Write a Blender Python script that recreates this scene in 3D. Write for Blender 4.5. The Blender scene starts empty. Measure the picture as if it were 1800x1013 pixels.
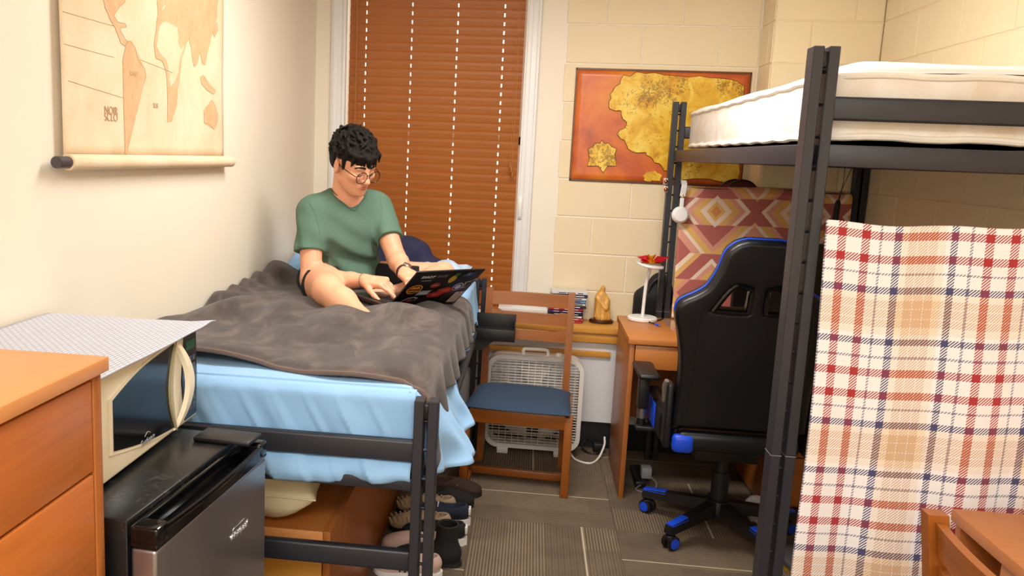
import bpy, bmesh, math, random
import numpy as np
from mathutils import Matrix, Vector, Euler
random.seed(7)
SC = bpy.context.scene
COL = SC.collection
PI = math.pi

# ------------------------------------------------------------------ camera
FPX, CX, CY = 1488.5, 758.9, 506.5          # focal length and principal point in pixels of the 1800x1013 frame
YAW, PITCH, ROLL = -.1139, .158, -.0392
CAMZ = 1.56
def cam_axes():
    cy, sy, cp, sp = math.cos(YAW), math.sin(YAW), math.cos(PITCH), math.sin(PITCH)
    fwd = Vector((sy*cp, cy*cp, -sp)); right = Vector((cy, -sy, 0)); down = fwd.cross(right)
    cr, sr = math.cos(ROLL), math.sin(ROLL)
    return right*cr+down*sr, down*cr-right*sr, fwd
R_, D_, F_ = cam_axes()
cam = bpy.data.cameras.new('camera'); camo = bpy.data.objects.new('camera', cam); COL.objects.link(camo)
U_ = -D_; B_ = -F_
camo.matrix_world = Matrix(((R_.x, U_.x, B_.x, 0), (R_.y, U_.y, B_.y, 0), (R_.z, U_.z, B_.z, CAMZ), (0, 0, 0, 1)))
cam.sensor_width = 36; cam.lens = FPX/1800*36; cam.shift_x = (900-CX)/1800; cam.clip_start = .02
SC.camera = camo

def ray(px, py): return R_*((px-CX)/FPX)+D_*((py-CY)/FPX)+F_
C0 = Vector((0, 0, CAMZ))
def onX(px, py, c): d = ray(px, py); return C0+d*(c/d.x)
def onY(px, py, c): d = ray(px, py); return C0+d*(c/d.y)
def onZ(px, py, c): d = ray(px, py); return C0+d*((c-CAMZ)/d.z)

# ------------------------------------------------------------------ world, lamps, exposure
W = bpy.data.worlds.new('world'); SC.world = W; W.use_nodes = True
bg = W.node_tree.nodes['Background']; bg.inputs[0].default_value = (1.0, .96, .88, 1); bg.inputs[1].default_value = 1.9
vs = SC.view_settings; vs.view_transform = 'Standard'; vs.look = 'None'; vs.gamma = 1; vs.exposure = .38
CEIL = 2.62
LIGHTS = [  # ceiling fixture, then added bounced-flash panel: x, y, size x, size y, watts, colour
    (.02, 2.95, 1.20, .40, 38, (1, .96, .91)),
    (.0, -.70, 1.50, 1.00, 78, (1, .995, 1)),
]

# ------------------------------------------------------------------ materials
def lin(c):
    return tuple(((v/255/12.92) if v/255 <= .04045 else ((v/255+.055)/1.055)**2.4) for v in c)
class NT:
    def __init__(s, name):
        s.m = bpy.data.materials.new(name); s.m.use_nodes = True; s.t = s.m.node_tree; s.n = s.t.nodes
        s.b = s.n['Principled BSDF']
    def node(s, typ, **kw):
        n = s.n.new(typ)
        for k, v in kw.items():
            if k == 'inp':
                for a, b in v.items(): s.set(n.inputs[a], b)
            else: setattr(n, k, v)
        return n
    def set(s, sock, v):
        if isinstance(v, bpy.types.NodeSocket): s.t.links.new(v, sock)
        else:
            if sock.type == 'RGBA' and len(v) == 3: v = (*v, 1)
            sock.default_value = v
    def math(s, op, a, b=0, c=0, clamp=False):
        n = s.n.new('ShaderNodeMath'); n.operation = op; n.use_clamp = clamp
        for i, v in enumerate((a, b, c)):
            if i < len(n.inputs): s.set(n.inputs[i], v)
        return n.outputs[0]
    def mix(s, f, a, b, mode='MIX'):
        n = s.n.new('ShaderNodeMix'); n.data_type = 'RGBA'; n.blend_type = mode
        s.set(n.inputs[0], f); s.set(n.inputs[6], a); s.set(n.inputs[7], b); return n.outputs[2]
    def coord(s, kind='Object', scale=(1, 1, 1), rot=(0, 0, 0), loc=(0, 0, 0)):
        t = s.n.new('ShaderNodeTexCoord'); mp = s.n.new('ShaderNodeMapping')
        s.t.links.new(t.outputs[kind], mp.inputs[0])
        mp.inputs[1].default_value = loc; mp.inputs[2].default_value = rot; mp.inputs[3].default_value = scale
        return mp.outputs[0]
    def noise(s, vec, scale, detail=4, rough=.55, dist=0):
        n = s.n.new('ShaderNodeTexNoise'); s.set(n.inputs['Vector'], vec)
        n.inputs['Scale'].default_value = scale; n.inputs['Detail'].default_value = detail
        n.inputs['Roughness'].default_value = rough; n.inputs['Distortion'].default_value = dist
        return n.outputs[0]
    def ramp(s, f, stops, interp='LINEAR'):
        n = s.n.new('ShaderNodeValToRGB'); s.set(n.inputs[0], f); r = n.color_ramp; r.interpolation = interp
        while len(r.elements) > 1: r.elements.remove(r.elements[-1])
        r.elements[0].position = stops[0][0]; r.elements[0].color = (*stops[0][1], 1)
        for p, c in stops[1:]:
            e = r.elements.new(p); e.color = (*c, 1)
        return n.outputs[0]
    def bump(s, h, strength=.3, dist=.002):
        n = s.n.new('ShaderNodeBump'); s.set(n.inputs['Height'], h)
        n.inputs['Strength'].default_value = strength; n.inputs['Distance'].default_value = dist
        s.t.links.new(n.outputs[0], s.b.inputs['Normal'])
    def out(s, col=None, rough=None, metal=None, **kw):
        if col is not None: s.set(s.b.inputs['Base Color'], col)
        if rough is not None: s.set(s.b.inputs['Roughness'], rough)
        if metal is not None: s.set(s.b.inputs['Metallic'], metal)
        for k, v in kw.items(): s.set(s.b.inputs[k.replace('_', ' ')], v)
        return s.m
MATS = {}
def plain(name, rgb, rough=.5, metal=0, var=.08, vscale=18, bump=0, bscale=200, **kw):
    """a procedural plain surface: base colour with slight mottling and optional fine relief"""
    if name in MATS: return MATS[name]
    t = NT(name); c = lin(rgb); v = t.coord()
    n = t.noise(v, vscale, 3)
    col = t.mix(n, tuple(x*(1-var) for x in c), tuple(min(1, x*(1+var)) for x in c))
    if bump: t.bump(t.noise(v, bscale, 3), bump, .001)
    MATS[name] = t.out(col, rough, metal, **kw); return MATS[name]
def wood(name, rgb, axis=1, rough=.38, contrast=.35, scale=1.0, knots=0):
    if name in MATS: return MATS[name]
    t = NT(name); c = lin(rgb)
    sc = [26*scale]*3; sc[axis] = 1.6*scale
    v = t.coord(scale=tuple(sc)); v2 = t.coord(scale=tuple(q*4 for q in sc))
    n1 = t.noise(v, 1, 5, .6, .6); n2 = t.noise(v2, 1, 3, .6)
    f = t.math('ADD', t.math('MULTIPLY', n1, .7), t.math('MULTIPLY', n2, .3))
    col = t.ramp(f, [(.3, tuple(x*(1-contrast) for x in c)), (.5, c), (.7, tuple(min(1, x*(1+contrast*.6)) for x in c))])
    t.bump(n2, .08, .001)
    MATS[name] = t.out(col, rough); return MATS[name]
def fabric(name, rgb, rough=.9, weave=900, var=.12, sheen=.0, bump=.25, vscale=9):
    if name in MATS: return MATS[name]
    t = NT(name); c = lin(rgb); v = t.coord()
    n = t.noise(v, vscale, 4); w = t.noise(v, weave, 2)
    col = t.mix(n, tuple(x*(1-var) for x in c), tuple(min(1, x*(1+var)) for x in c))
    col = t.mix(t.math('MULTIPLY', w, .25), col, tuple(x*.6 for x in c))
    t.bump(w, bump, .0006)
    m = t.out(col, rough)
    t.b.inputs['Sheen Weight'].default_value = sheen
    MATS[name] = m; return m
def emit(name, rgb, strength):
    t = NT(name); t.out(lin(rgb), .5); t.set(t.b.inputs['Emission Color'], lin(rgb)); t.b.inputs['Emission Strength'].default_value = strength
    MATS[name] = t.m; return t.m

# ------------------------------------------------------------------ mesh building
class MB:
    """collects simple shapes into one mesh"""
    def __init__(s): s.v = []; s.f = []; s.uv = None; s.smooth = False
    def add(s, vs, fs):
        b = len(s.v); s.v += [tuple(v) for v in vs]; s.f += [tuple(i+b for i in f) for f in fs]; return s
    def bm(s, bm, M=None):
        if M is not None: bm.transform(M)
        bm.verts.index_update()
        s.add([v.co[:] for v in bm.verts], [[v.index for v in f.verts] for f in bm.faces]); bm.free(); return s
    def box(s, x0, x1, y0, y1, z0, z1, r=0, seg=2, M=None):
        x0, x1 = min(x0, x1), max(x0, x1); y0, y1 = min(y0, y1), max(y0, y1); z0, z1 = min(z0, z1), max(z0, z1)
        bm = bmesh.new(); bmesh.ops.create_cube(bm, size=1)
        for v in bm.verts: v.co = Vector((x0 if v.co.x < 0 else x1, y0 if v.co.y < 0 else y1, z0 if v.co.z < 0 else z1))
        if r > 0:
            r = min(r, .49*min(x1-x0, y1-y0, z1-z0))
            bmesh.ops.bevel(bm, geom=bm.edges[:], offset=r, segments=seg, profile=.5, affect='EDGES')
        return s.bm(bm, M)
    def tube(s, pts, r, n=10, closed=False, caps=True):
        pts = [Vector(p) for p in pts]; m = len(pts)
        rs = r if isinstance(r, (list, tuple)) else [r]*m
        ring = []; prev = None
        for i, p in enumerate(pts):
            if closed: t = pts[(i+1) % m]-pts[i-1]
            else: t = pts[min(i+1, m-1)]-pts[max(i-1, 0)]
            t.normalize()
            if prev is None:
                a = Vector((0, 0, 1)) if abs(t.z) < .9 else Vector((1, 0, 0))
                u = t.cross(a).normalized()
            else: u = (prev-t*prev.dot(t)).normalized()
            prev = u; w = t.cross(u)
            ring.append([p+(u*math.cos(2*PI*k/n)+w*math.sin(2*PI*k/n))*rs[i] for k in range(n)])
        vs = [v for q in ring for v in q]; fs = []
        for i in range(m if closed else m-1):
            j = (i+1) % m
            for k in range(n):
                l = (k+1) % n; fs.append((i*n+k, i*n+l, j*n+l, j*n+k))
        if not closed and caps: fs.append(tuple(range(n-1, -1, -1))); fs.append(tuple((m-1)*n+k for k in range(n)))
        return s.add(vs, fs)
    def lathe(s, prof, c=(0, 0, 0), n=24, M=None):
        c = Vector(c); vs = []; fs = []; m = len(prof)
        for r, z in prof:
            for k in range(n): vs.append(Vector((r*math.cos(2*PI*k/n), r*math.sin(2*PI*k/n), z)))
        for i in range(m-1):
            for k in range(n):
                l = (k+1) % n; fs.append((i*n+k, i*n+l, (i+1)*n+l, (i+1)*n+k))
        fs.append(tuple(range(n-1, -1, -1))); fs.append(tuple((m-1)*n+k for k in range(n)))
        if M is not None: vs = [M @ v for v in vs]
        return s.add([v+c for v in vs], fs)
    def cyl(s, a, b, r, n=16): return s.tube([a, b], r, n)
    def prism(s, poly, d0, d1, axis='y', M=None):
        """2-D polygon extruded along axis: 'y' -> poly in x,z; 'x' -> poly in y,z; 'z' -> poly in x,y"""
        def P(p, d): return {'y': (p[0], d, p[1]), 'x': (d, p[0], p[1]), 'z': (p[0], p[1], d)}[axis]
        n = len(poly); vs = [Vector(P(p, d0)) for p in poly]+[Vector(P(p, d1)) for p in poly]
        fs = [tuple(range(n)), tuple(range(2*n-1, n-1, -1))]+[(i, i+n, (i+1) % n+n, (i+1) % n) for i in range(n)]
        if M is not None: vs = [M @ v for v in vs]
        return s.add(vs, fs)
    def grid(s, fn, nu, nv, uv=False):
        b = len(s.v); 
        for j in range(nv+1):
            for i in range(nu+1): s.v.append(tuple(fn(i/nu, j/nv)))
        for j in range(nv):
            for i in range(nu):
                a = b+j*(nu+1)+i; s.f.append((a, a+1, a+nu+2, a+nu+1))
        if uv:
            s.uv = [(i/nu, j/nv) for j in range(nv+1) for i in range(nu+1)]
        s.smooth = True; return s
    def ell(s, c, r, n=20, m=12, M=None):
        bm = bmesh.new(); bmesh.ops.create_uvsphere(bm, u_segments=n, v_segments=m, radius=1)
        T = Matrix.Translation(Vector(c)) @ (M.to_4x4() if M is not None else Matrix()) @ Matrix.Diagonal((*r, 1))
        return s.bm(bm, T)
    def torus(s, c, R, r, axis='z', n=28, m=8, sx=1, sy=1):
        pts = []
        for k in range(n):
            a = 2*PI*k/n; u, v = R*math.cos(a)*sx, R*math.sin(a)*sy
            pts.append(Vector(c)+Vector({'z': (u, v, 0), 'y': (u, 0, v), 'x': (0, u, v)}[axis]))
        return s.tube(pts, r, m, closed=True)
    def mesh(s, name, solid=0, offset=-1, fixn=True):
        me = bpy.data.meshes.new(name); me.from_pydata(s.v, [], s.f); me.update()
        if s.uv:
            l = me.uv_layers.new(name='UVMap')
            for lp in me.loops: l.data[lp.index].uv = s.uv[lp.vertex_index] if lp.vertex_index < len(s.uv) else (0, 0)
        if fixn and not s.uv:
            bm = bmesh.new(); bm.from_mesh(me); bmesh.ops.recalc_face_normals(bm, faces=bm.faces[:]); bm.to_mesh(me); bm.free()
        return me

def wmat(o):
    M = Matrix()
    while o is not None: M = o.matrix_basis @ M; o = o.parent
    return M
def link(name, me, mat, parent=None, world=True, smooth=None, auto=35):
    """one mesh object; coordinates are world coordinates unless world=False"""
    o = bpy.data.objects.new(name, me); COL.objects.link(o)
    if parent is not None:
        o.parent = parent
        if world: me.transform(wmat(parent).inverted())
    me.materials.clear(); me.materials.append(mat)
    if smooth is None: smooth = True
    if smooth:
        for p in me.polygons: p.use_smooth = True
        if auto:
            bm = bmesh.new(); bm.from_mesh(me); ca = math.radians(auto)
            for e in bm.edges:
                if len(e.link_faces) == 2 and e.calc_face_angle(0) > ca: e.smooth = False
            bm.to_mesh(me); bm.free()
    return o
def part(name, mb, mat, parent=None, world=True, smooth=None, auto=35, solid=0, subd=0, offset=-1):
    o = link(name, mb.mesh(name), mat, parent, world, smooth, auto)
    if solid:
        m = o.modifiers.new('thickness', 'SOLIDIFY'); m.thickness = solid; m.offset = offset
    if subd:
        m = o.modifiers.new('subd', 'SUBSURF'); m.levels = subd; m.render_levels = subd
    return o
def tag(o, label=None, cat=None, group=None, kind=None):
    if label: o['label'] = label
    if cat: o['category'] = cat
    if group: o['group'] = group
    if kind: o['kind'] = kind
    return o
def thing(name, label, cat, loc=(0, 0, 0), rz=0, group=None):
    o = bpy.data.objects.new(name, None); COL.objects.link(o); o.empty_display_size = .05
    o.location = loc; o.rotation_euler = (0, 0, rz)
    o.matrix_basis = Matrix.Translation(Vector(loc)) @ Matrix.Rotation(rz, 4, 'Z')
    return tag(o, label, cat, group)
def setting(name, loc=(0, 0, 0)):
    o = bpy.data.objects.new(name, None); COL.objects.link(o); o.location = loc; o['kind'] = 'structure'; return o
def copy_tree(o, parent=None):
    c = o.copy(); COL.objects.link(c); c.parent = parent
    for ch in o.children: copy_tree(ch, c)
    return c
def text(name, s, size, mat, M, parent=None, ext=.0006, shear=0, align='CENTER', spacing=1, bold=0):
    cu = bpy.data.curves.new(name, 'FONT'); cu.body = s; cu.size = size; cu.extrude = ext; cu.align_x = align; cu.align_y = 'CENTER'
    cu.shear = shear; cu.space_character = spacing; cu.offset = bold; cu.resolution_u = 4
    t = bpy.data.objects.new('tmp', cu); COL.objects.link(t)
    bpy.context.view_layer.update()
    me = bpy.data.meshes.new_from_object(t.evaluated_get(bpy.context.evaluated_depsgraph_get()))
    bpy.data.objects.remove(t); bpy.data.curves.remove(cu)
    me.transform(M)
    return link(name, me, mat, parent, True, False)
def frame(o, x, y):
    """matrix whose columns are x, y, x cross y at o: for text or flat print on a surface"""
    x = Vector(x).normalized(); y = Vector(y); z = x.cross(y).normalized(); y = z.cross(x)
    return Matrix(((x.x, y.x, z.x, o[0]), (x.y, y.y, z.y, o[1]), (x.z, y.z, z.z, o[2]), (0, 0, 0, 1)))
def poly_on(name, pts, M, mat, parent, t=.0006, z=0):
    """flat printed shape: polygon in the plane of M, with hair thickness"""
    bm = bmesh.new(); vs = [bm.verts.new((p[0], p[1], z+t)) for p in pts]
    f = bm.faces.new(vs); bmesh.ops.triangulate(bm, faces=[f], ngon_method='EAR_CLIP'); bm.transform(M)
    if True: bmesh.ops.recalc_face_normals(bm, faces=bm.faces[:])
    me = bpy.data.meshes.new(name); bm.to_mesh(me); bm.free()
    return link(name, me, mat, parent, True, False)
def hashn(x, y=0., z=0.):
    return (math.sin(x*12.9898+y*78.233+z*37.719)*43758.5453) % 1
def vnoise(x, y):
    xi, yi = math.floor(x), math.floor(y); fx, fy = x-xi, y-yi
    fx = fx*fx*(3-2*fx); fy = fy*fy*(3-2*fy)
    return (hashn(xi, yi)*(1-fx)+hashn(xi+1, yi)*fx)*(1-fy)+(hashn(xi, yi+1)*(1-fx)+hashn(xi+1, yi+1)*fx)*fy
def sstep(a, b, x):
    t = max(0, min(1, (x-a)/(b-a))); return t*t*(3-2*t)
def lerp(a, b, t): return a+(b-a)*t
def bez(pts, n):
    """Catmull-Rom through points"""
    P = [Vector(p) for p in pts]; P = [P[0]*2-P[1]]+P+[P[-1]*2-P[-2]]; out = []
    for i in range(1, len(P)-2):
        for k in range(n):
            t = k/n; a, b, c, d = P[i-1], P[i], P[i+1], P[i+2]
            out.append(.5*((2*b)+(c-a)*t+(2*a-5*b+4*c-d)*t*t+(3*b-a-3*c+d)*t**3))
    out.append(P[-2]); return out

# ------------------------------------------------------------------ smooth solids: blended fields meshed by surface nets
class Field:
    def __init__(s, lo, hi, h):
        s.lo = np.array(lo, float); s.h = h; s.n = np.ceil((np.array(hi, float)-s.lo)/h).astype(int)+1
        s.a = np.full(tuple(s.n), .2, np.float32)
    def _sub(s, lo, hi):
        i0 = np.clip(np.floor((np.array(lo)-s.lo)/s.h).astype(int), 0, s.n-1); i1 = np.clip(np.ceil((np.array(hi)-s.lo)/s.h).astype(int)+1, 1, s.n)
        sl = tuple(slice(a, b) for a, b in zip(i0, i1))
        g = [s.lo[k]+s.h*np.arange(i0[k], i1[k]) for k in range(3)]
        return sl, g[0][:, None, None].astype(np.float32), g[1][None, :, None].astype(np.float32), g[2][None, None, :].astype(np.float32)
    def _join(s, sl, d, k, sub):
        A = s.a[sl]
        if sub:
            if k > 0:
                q = np.clip(.5-.5*(-d-A)/k*-1, 0, 1)
                hh = np.maximum(k-np.abs(A+d), 0)/k; s.a[sl] = np.maximum(A, -d)+hh*hh*k*.25
            else: s.a[sl] = np.maximum(A, -d)
        elif k > 0:
            hh = np.maximum(k-np.abs(A-d), 0)/k; s.a[sl] = np.minimum(A, d)-hh*hh*k*.25
        else: s.a[sl] = np.minimum(A, d)
    def cap(s, p, q, ra, rb=None, k=.02, sub=False):
        p = np.array(p, float); q = np.array(q, float); rb = ra if rb is None else rb
        m = max(ra, rb)+max(k, 0)+3*s.h
        sl, X, Y, Z = s._sub(np.minimum(p, q)-m, np.maximum(p, q)+m)
        if 0 in s.a[sl].shape: return s
        d = q-p; L = float(d@d)+1e-12
        t = np.clip(((X-p[0])*d[0]+(Y-p[1])*d[1]+(Z-p[2])*d[2])/L, 0, 1)
        dist = np.sqrt((X-p[0]-t*d[0])**2+(Y-p[1]-t*d[1])**2+(Z-p[2]-t*d[2])**2)-(ra+(rb-ra)*t)
        s._join(sl, dist, k, sub); return s
    def chain(s, pts, rs, k=.015):
        for i in range(len(pts)-1): s.cap(pts[i], pts[i+1], rs[i], rs[i+1], k if i else k)
        return s
    def ell(s, c, r, M=None, k=.02, sub=False):
        c = np.array(c, float); r = np.array(r, float); m = r.max()+max(k, 0)+3*s.h
        sl, X, Y, Z = s._sub(c-m, c+m)
        if 0 in s.a[sl].shape: return s
        X = X-c[0]; Y = Y-c[1]; Z = Z-c[2]
        if M is not None:
            A = np.array(M.to_3x3()).T   # columns of M are the ellipsoid's axes
            X, Y, Z = A[0, 0]*X+A[0, 1]*Y+A[0, 2]*Z, A[1, 0]*X+A[1, 1]*Y+A[1, 2]*Z, A[2, 0]*X+A[2, 1]*Y+A[2, 2]*Z
        k0 = np.sqrt((X/r[0])**2+(Y/r[1])**2+(Z/r[2])**2)+1e-9
        k1 = np.sqrt((X/r[0]**2)**2+(Y/r[1]**2)**2+(Z/r[2]**2)**2)+1e-9
        s._join(sl, k0*(k0-1)/k1, k, sub); return s
    def box(s, c, hsz, M=None, rad=.01, k=.01, sub=False):
        c = np.array(c, float); hsz = np.array(hsz, float); m = float(np.linalg.norm(hsz))+max(k, 0)+3*s.h
        sl, X, Y, Z = s._sub(c-m, c+m)
        if 0 in s.a[sl].shape: return s
        X = X-c[0]; Y = Y-c[1]; Z = Z-c[2]
        if M is not None:
            A = np.array(M.to_3x3()).T
            X, Y, Z = A[0, 0]*X+A[0, 1]*Y+A[0, 2]*Z, A[1, 0]*X+A[1, 1]*Y+A[1, 2]*Z, A[2, 0]*X+A[2, 1]*Y+A[2, 2]*Z
        qx, qy, qz = np.abs(X)-hsz[0]+rad, np.abs(Y)-hsz[1]+rad, np.abs(Z)-hsz[2]+rad
        o = np.sqrt(np.maximum(qx, 0)**2+np.maximum(qy, 0)**2+np.maximum(qz, 0)**2)
        s._join(sl, o+np.minimum(np.maximum(np.maximum(qx, qy), qz), 0)-rad, k, sub); return s
    def plane(s, p, n, k=0):
        """cut away everything on the side of p that n points to"""
        p = np.array(p, float); n = np.array(n, float); n /= np.linalg.norm(n)
        sl, X, Y, Z = s._sub(s.lo, s.lo+s.h*s.n)
        d = (X-p[0])*n[0]+(Y-p[1])*n[1]+(Z-p[2])*n[2]
        s.a = np.maximum(s.a, d.astype(np.float32)); return s
    def disp(s, fn):
        sl, X, Y, Z = s._sub(s.lo, s.lo+s.h*s.n); s.a = (s.a+fn(X, Y, Z)).astype(np.float32); return s
    def mesh(s, name):
        a = s.a.copy(); a[0] = a[-1] = .1; a[:, 0] = a[:, -1] = .1; a[:, :, 0] = a[:, :, -1] = .1
        S = a < 0; nx, ny, nz = a.shape
        cnt = np.zeros((nx-1, ny-1, nz-1), np.int8)
        for i in (0, 1):
            for j in (0, 1):
                for k in (0, 1): cnt += S[i:nx-1+i, j:ny-1+j, k:nz-1+k]
        act = np.argwhere((cnt > 0) & (cnt < 8)); idx = np.full(cnt.shape, -1, np.int64); idx[tuple(act.T)] = np.arange(len(act))
        P = np.zeros((len(act), 3)); N = np.zeros(len(act))
        cor = [(i, j, k) for i in (0, 1) for j in (0, 1) for k in (0, 1)]
        val = {c: a[act[:, 0]+c[0], act[:, 1]+c[1], act[:, 2]+c[2]] for c in cor}
        for c in cor:
            for ax in range(3):
                if c[ax] == 0:
                    d = list(c); d[ax] = 1; d = tuple(d); va, vb = val[c], val[d]
                    m = (va < 0) != (vb < 0); t = np.where(m, va/np.where(m, va-vb, 1), 0)
                    q = np.tile(np.array(c, float), (len(act), 1)); q[:, ax] += t; P[m] += q[m]; N[m] += 1
        V = (act+P/N[:, None])*s.h+s.lo
        F = []
        for ax in range(3):
            o1, o2 = [(1, 2), (2, 0), (0, 1)][ax]
            A = [slice(None)]*3; B = [slice(None)]*3; A[ax] = slice(0, -1); B[ax] = slice(1, None)
            e = np.argwhere(S[tuple(A)] != S[tuple(B)])
            e = e[(e[:, o1] > 0) & (e[:, o2] > 0) & (e[:, o1] < a.shape[o1]-1) & (e[:, o2] < a.shape[o2]-1)]
            ins = S[tuple(e.T)]
            def cell(d1, d2):
                c = e.copy(); c[:, o1] -= d1; c[:, o2] -= d2; return idx[tuple(c.T)]
            q = np.stack([cell(1, 1), cell(0, 1), cell(0, 0), cell(1, 0)], 1)
            q[~ins] = q[~ins][:, ::-1]; F.append(q)
        F = np.concatenate(F); F = F[(F >= 0).all(1)]
        me = bpy.data.meshes.new(name)
        me.vertices.add(len(V)); me.vertices.foreach_set('co', V.astype(np.float32).ravel())
        me.loops.add(F.size); me.loops.foreach_set('vertex_index', F.astype(np.int32).ravel())
        me.polygons.add(len(F)); me.polygons.foreach_set('loop_start', np.arange(0, F.size, 4, dtype=np.int32)); me.polygons.foreach_set('loop_total', np.full(len(F), 4, np.int32))
        me.update(calc_edges=True); me.validate(); return me
def solid(name, field, mat, parent=None, world=True, auto=0):
    return link(name, field.mesh(name), mat, parent, world, True, auto)
# ================================================================== the setting
YB, XL, XR, YF = 4.70, -1.23, 1.63, -1.5
YC, XC = 4.45, 1.125                       # pilaster in the right back corner
m_plaster = plain('plaster_cream', (241, 231, 213), .55, var=.03, vscale=3, bump=.06, bscale=120)
m_block = plain('block_cream', (236, 218, 182), .5, var=.04, vscale=5, bump=.25, bscale=160)
m_white = plain('white_paint', (236, 234, 232), .35, var=.02)
m_ceil = plain('ceiling_white', (240, 238, 232), .8, var=.02)
m_black_base = plain('black_vinyl', (22, 21, 22), .5)

def carpet_mat():
    t = NT('carpet_striped'); v = t.coord('Object')
    sep = t.node('ShaderNodeSeparateXYZ'); t.set(sep.inputs[0], v)
    oi = t.node('ShaderNodeObjectInfo'); rnd = oi.outputs['Random']
    x, y = sep.outputs[0], sep.outputs[1]
    fib = t.noise(v, 420, 2, .7)
    base = t.ramp(t.noise(v, 7, 3), [(.3, lin((104, 86, 68))), (.7, lin((128, 108, 86)))])
    base = t.mix(t.math('MULTIPLY', fib, .75), base, lin((62, 50, 40)))
    # fine pin stripes along local y, present in patches
    st = t.math('GREATER_THAN', t.math('FRACT', t.math('MULTIPLY', x, 82)), .66)
    cb = t.node('ShaderNodeCombineXYZ'); t.set(cb.inputs[0], t.math('FLOOR', t.math('MULTIPLY', x, 6.6))); t.set(cb.inputs[1], t.math('FLOOR', t.math('ADD', t.math('MULTIPLY', y, 3.1), t.math('MULTIPLY', rnd, 3)))); t.set(cb.inputs[2], t.math('MULTIPLY', rnd, 50))
    n = t.node('ShaderNodeTexWhiteNoise'); n.noise_dimensions = '3D'; t.set(n.inputs['Vector'], cb.outputs[0])
    col = t.mix(t.math('MULTIPLY', t.math('MULTIPLY', st, n.outputs[0]), .45), base, lin((186, 164, 128)))
    dk = t.math('LESS_THAN', t.math('FRACT', t.math('MULTIPLY', x, 41)), .3)
    col = t.mix(t.math('MULTIPLY', dk, .22), col, lin((70, 60, 48)))
    # one pale and one golden accent line per tile
    ln = t.math('LESS_THAN', t.math('ABSOLUTE', t.math('SUBTRACT', x, t.math('MULTIPLY', t.math('SUBTRACT', rnd, .5), .4))), .0035)
    col = t.mix(t.math('MULTIPLY', ln, .8), col, lin((206, 190, 162)))
    t.bump(t.math('ADD', fib, st), .6, .003)
    return t.out(col, .95)
m_carpet = carpet_mat()
fl = part('floor', MB().box(XL, XR, YF, YB, -.06, -.005), plain('screed', (70, 60, 50), .9)); tag(fl, kind='structure')
TS = .61; gx0, gy0 = -.178-2*TS, 3.49-9*TS
for j in range(0, 13):
    for i in range(0, 6):
        x0, x1, y0, y1 = gx0+i*TS, gx0+(i+1)*TS, gy0+j*TS, gy0+(j+1)*TS
        x0, x1, y0, y1 = max(x0, XL), min(x1, XR), max(y0, YF), min(y1, YB)
        if x1-x0 < .02 or y1-y0 < .02: continue
        e = bpy.data.objects.new('carpet_tile', None)
        cx, cy = (x0+x1)/2, (y0+y1)/2; turn = ((i+j) % 2 == 1)
        w, d = (x1-x0)/2-.0006, (y1-y0)/2-.0006
        if turn: w, d = d, w
        me = MB().box(-w, w, -d, d, -.005, 0, .001, 1).mesh('carpet_tile')
        o = bpy.data.objects.new('carpet_tile', me); COL.objects.link(o); o.parent = fl; me.materials.append(m_carpet)
        o.location = (cx, cy, 0); o.rotation_euler = (0, 0, PI/2 if turn else 0)
        bpy.data.objects.remove(e)
ce = part('ceiling', MB().box(XL-.1, XR+.1, YF-.1, YB+.1, CEIL, CEIL+.08), m_ceil); tag(ce, kind='structure')
wl = part('wall_left', MB().box(XL-.1, XL, YF-.1, YB+.2, -.06, CEIL), m_plaster); tag(wl, kind='structure')
wf = part('wall_front', MB().box(XL-.1, XR+.1, YF-.1, YF, -.06, CEIL), m_plaster); tag(wf, kind='structure')
RB = .004                                  # joints lie this far behind the block faces
wr = part('wall_right', MB().box(XR+RB, XR+.1, YF-.1, YB+.1, -.06, CEIL), m_block); tag(wr, kind='structure')
OX0, OX1, OZ0, OZ1 = -1.062, -.08, .70, 2.56   # window opening
mb = MB()
mb.box(XL, OX0, YB, YB+.18, -.06, CEIL); mb.box(OX1, .125, YB, YB+.18, -.06, CEIL)
mb.box(OX0, OX1, YB, YB+.18, -.06, OZ0); mb.box(OX0, OX1, YB, YB+.18, OZ1, CEIL)
mb.box(.125, XR+.1, YB+RB, YB+.18, -.06, CEIL)
wb = part('wall_back', mb, m_plaster); tag(wb, kind='structure')
pil = part('wall_pilaster', MB().box(XC+RB, XR, YC+RB, YB+RB, -.06, CEIL), m_block); tag(pil, kind='structure')
ZC0, CH, BW = 1.044, .2036, .394
def blocks(parent, plane, c, a0, a1, j0, kz0, kz1):
    """running-bond painted blocks on a wall plane; a = coordinate along the wall"""
    cache = {}
    for k in range(kz0, kz1):
        z0 = ZC0+k*CH; z1 = min(z0+CH, CEIL)
        if z1-z0 < .03: continue
        off = j0+(BW/2 if k % 2 else 0); n0 = math.floor((a0-off)/BW)
        for q in range(n0, n0+60):
            s0, s1 = max(off+q*BW, a0), min(off+(q+1)*BW, a1)
            if s0 >= a1: break
            if s1-s0 < .02: continue
            key = (round(s1-s0, 3), round(z1-z0, 3))
            if key not in cache:
                w, h, g = (s1-s0)/2-.003, (z1-z0)/2-.003, .003
                m = MB()
                if plane == 'y': m.box(-w, w, 0, .012, -h, h, g, 2)
                elif plane == 'x': m.box(0, .012, -w, w, -h, h, g, 2)
                me = m.mesh('block'); me.materials.append(m_block)
                for p in me.polygons: p.use_smooth = False
                cache[key] = me
            o = bpy.data.objects.new('block', cache[key]); COL.objects.link(o); o.parent = parent
            mid = (s0+s1)/2
            o.location = (mid, c, (z0+z1)/2) if plane == 'y' else (c, mid, (z0+z1)/2)
blocks(wb, 'y', YB, .127, XC, .331-BW*0, -2, 8)
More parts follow.
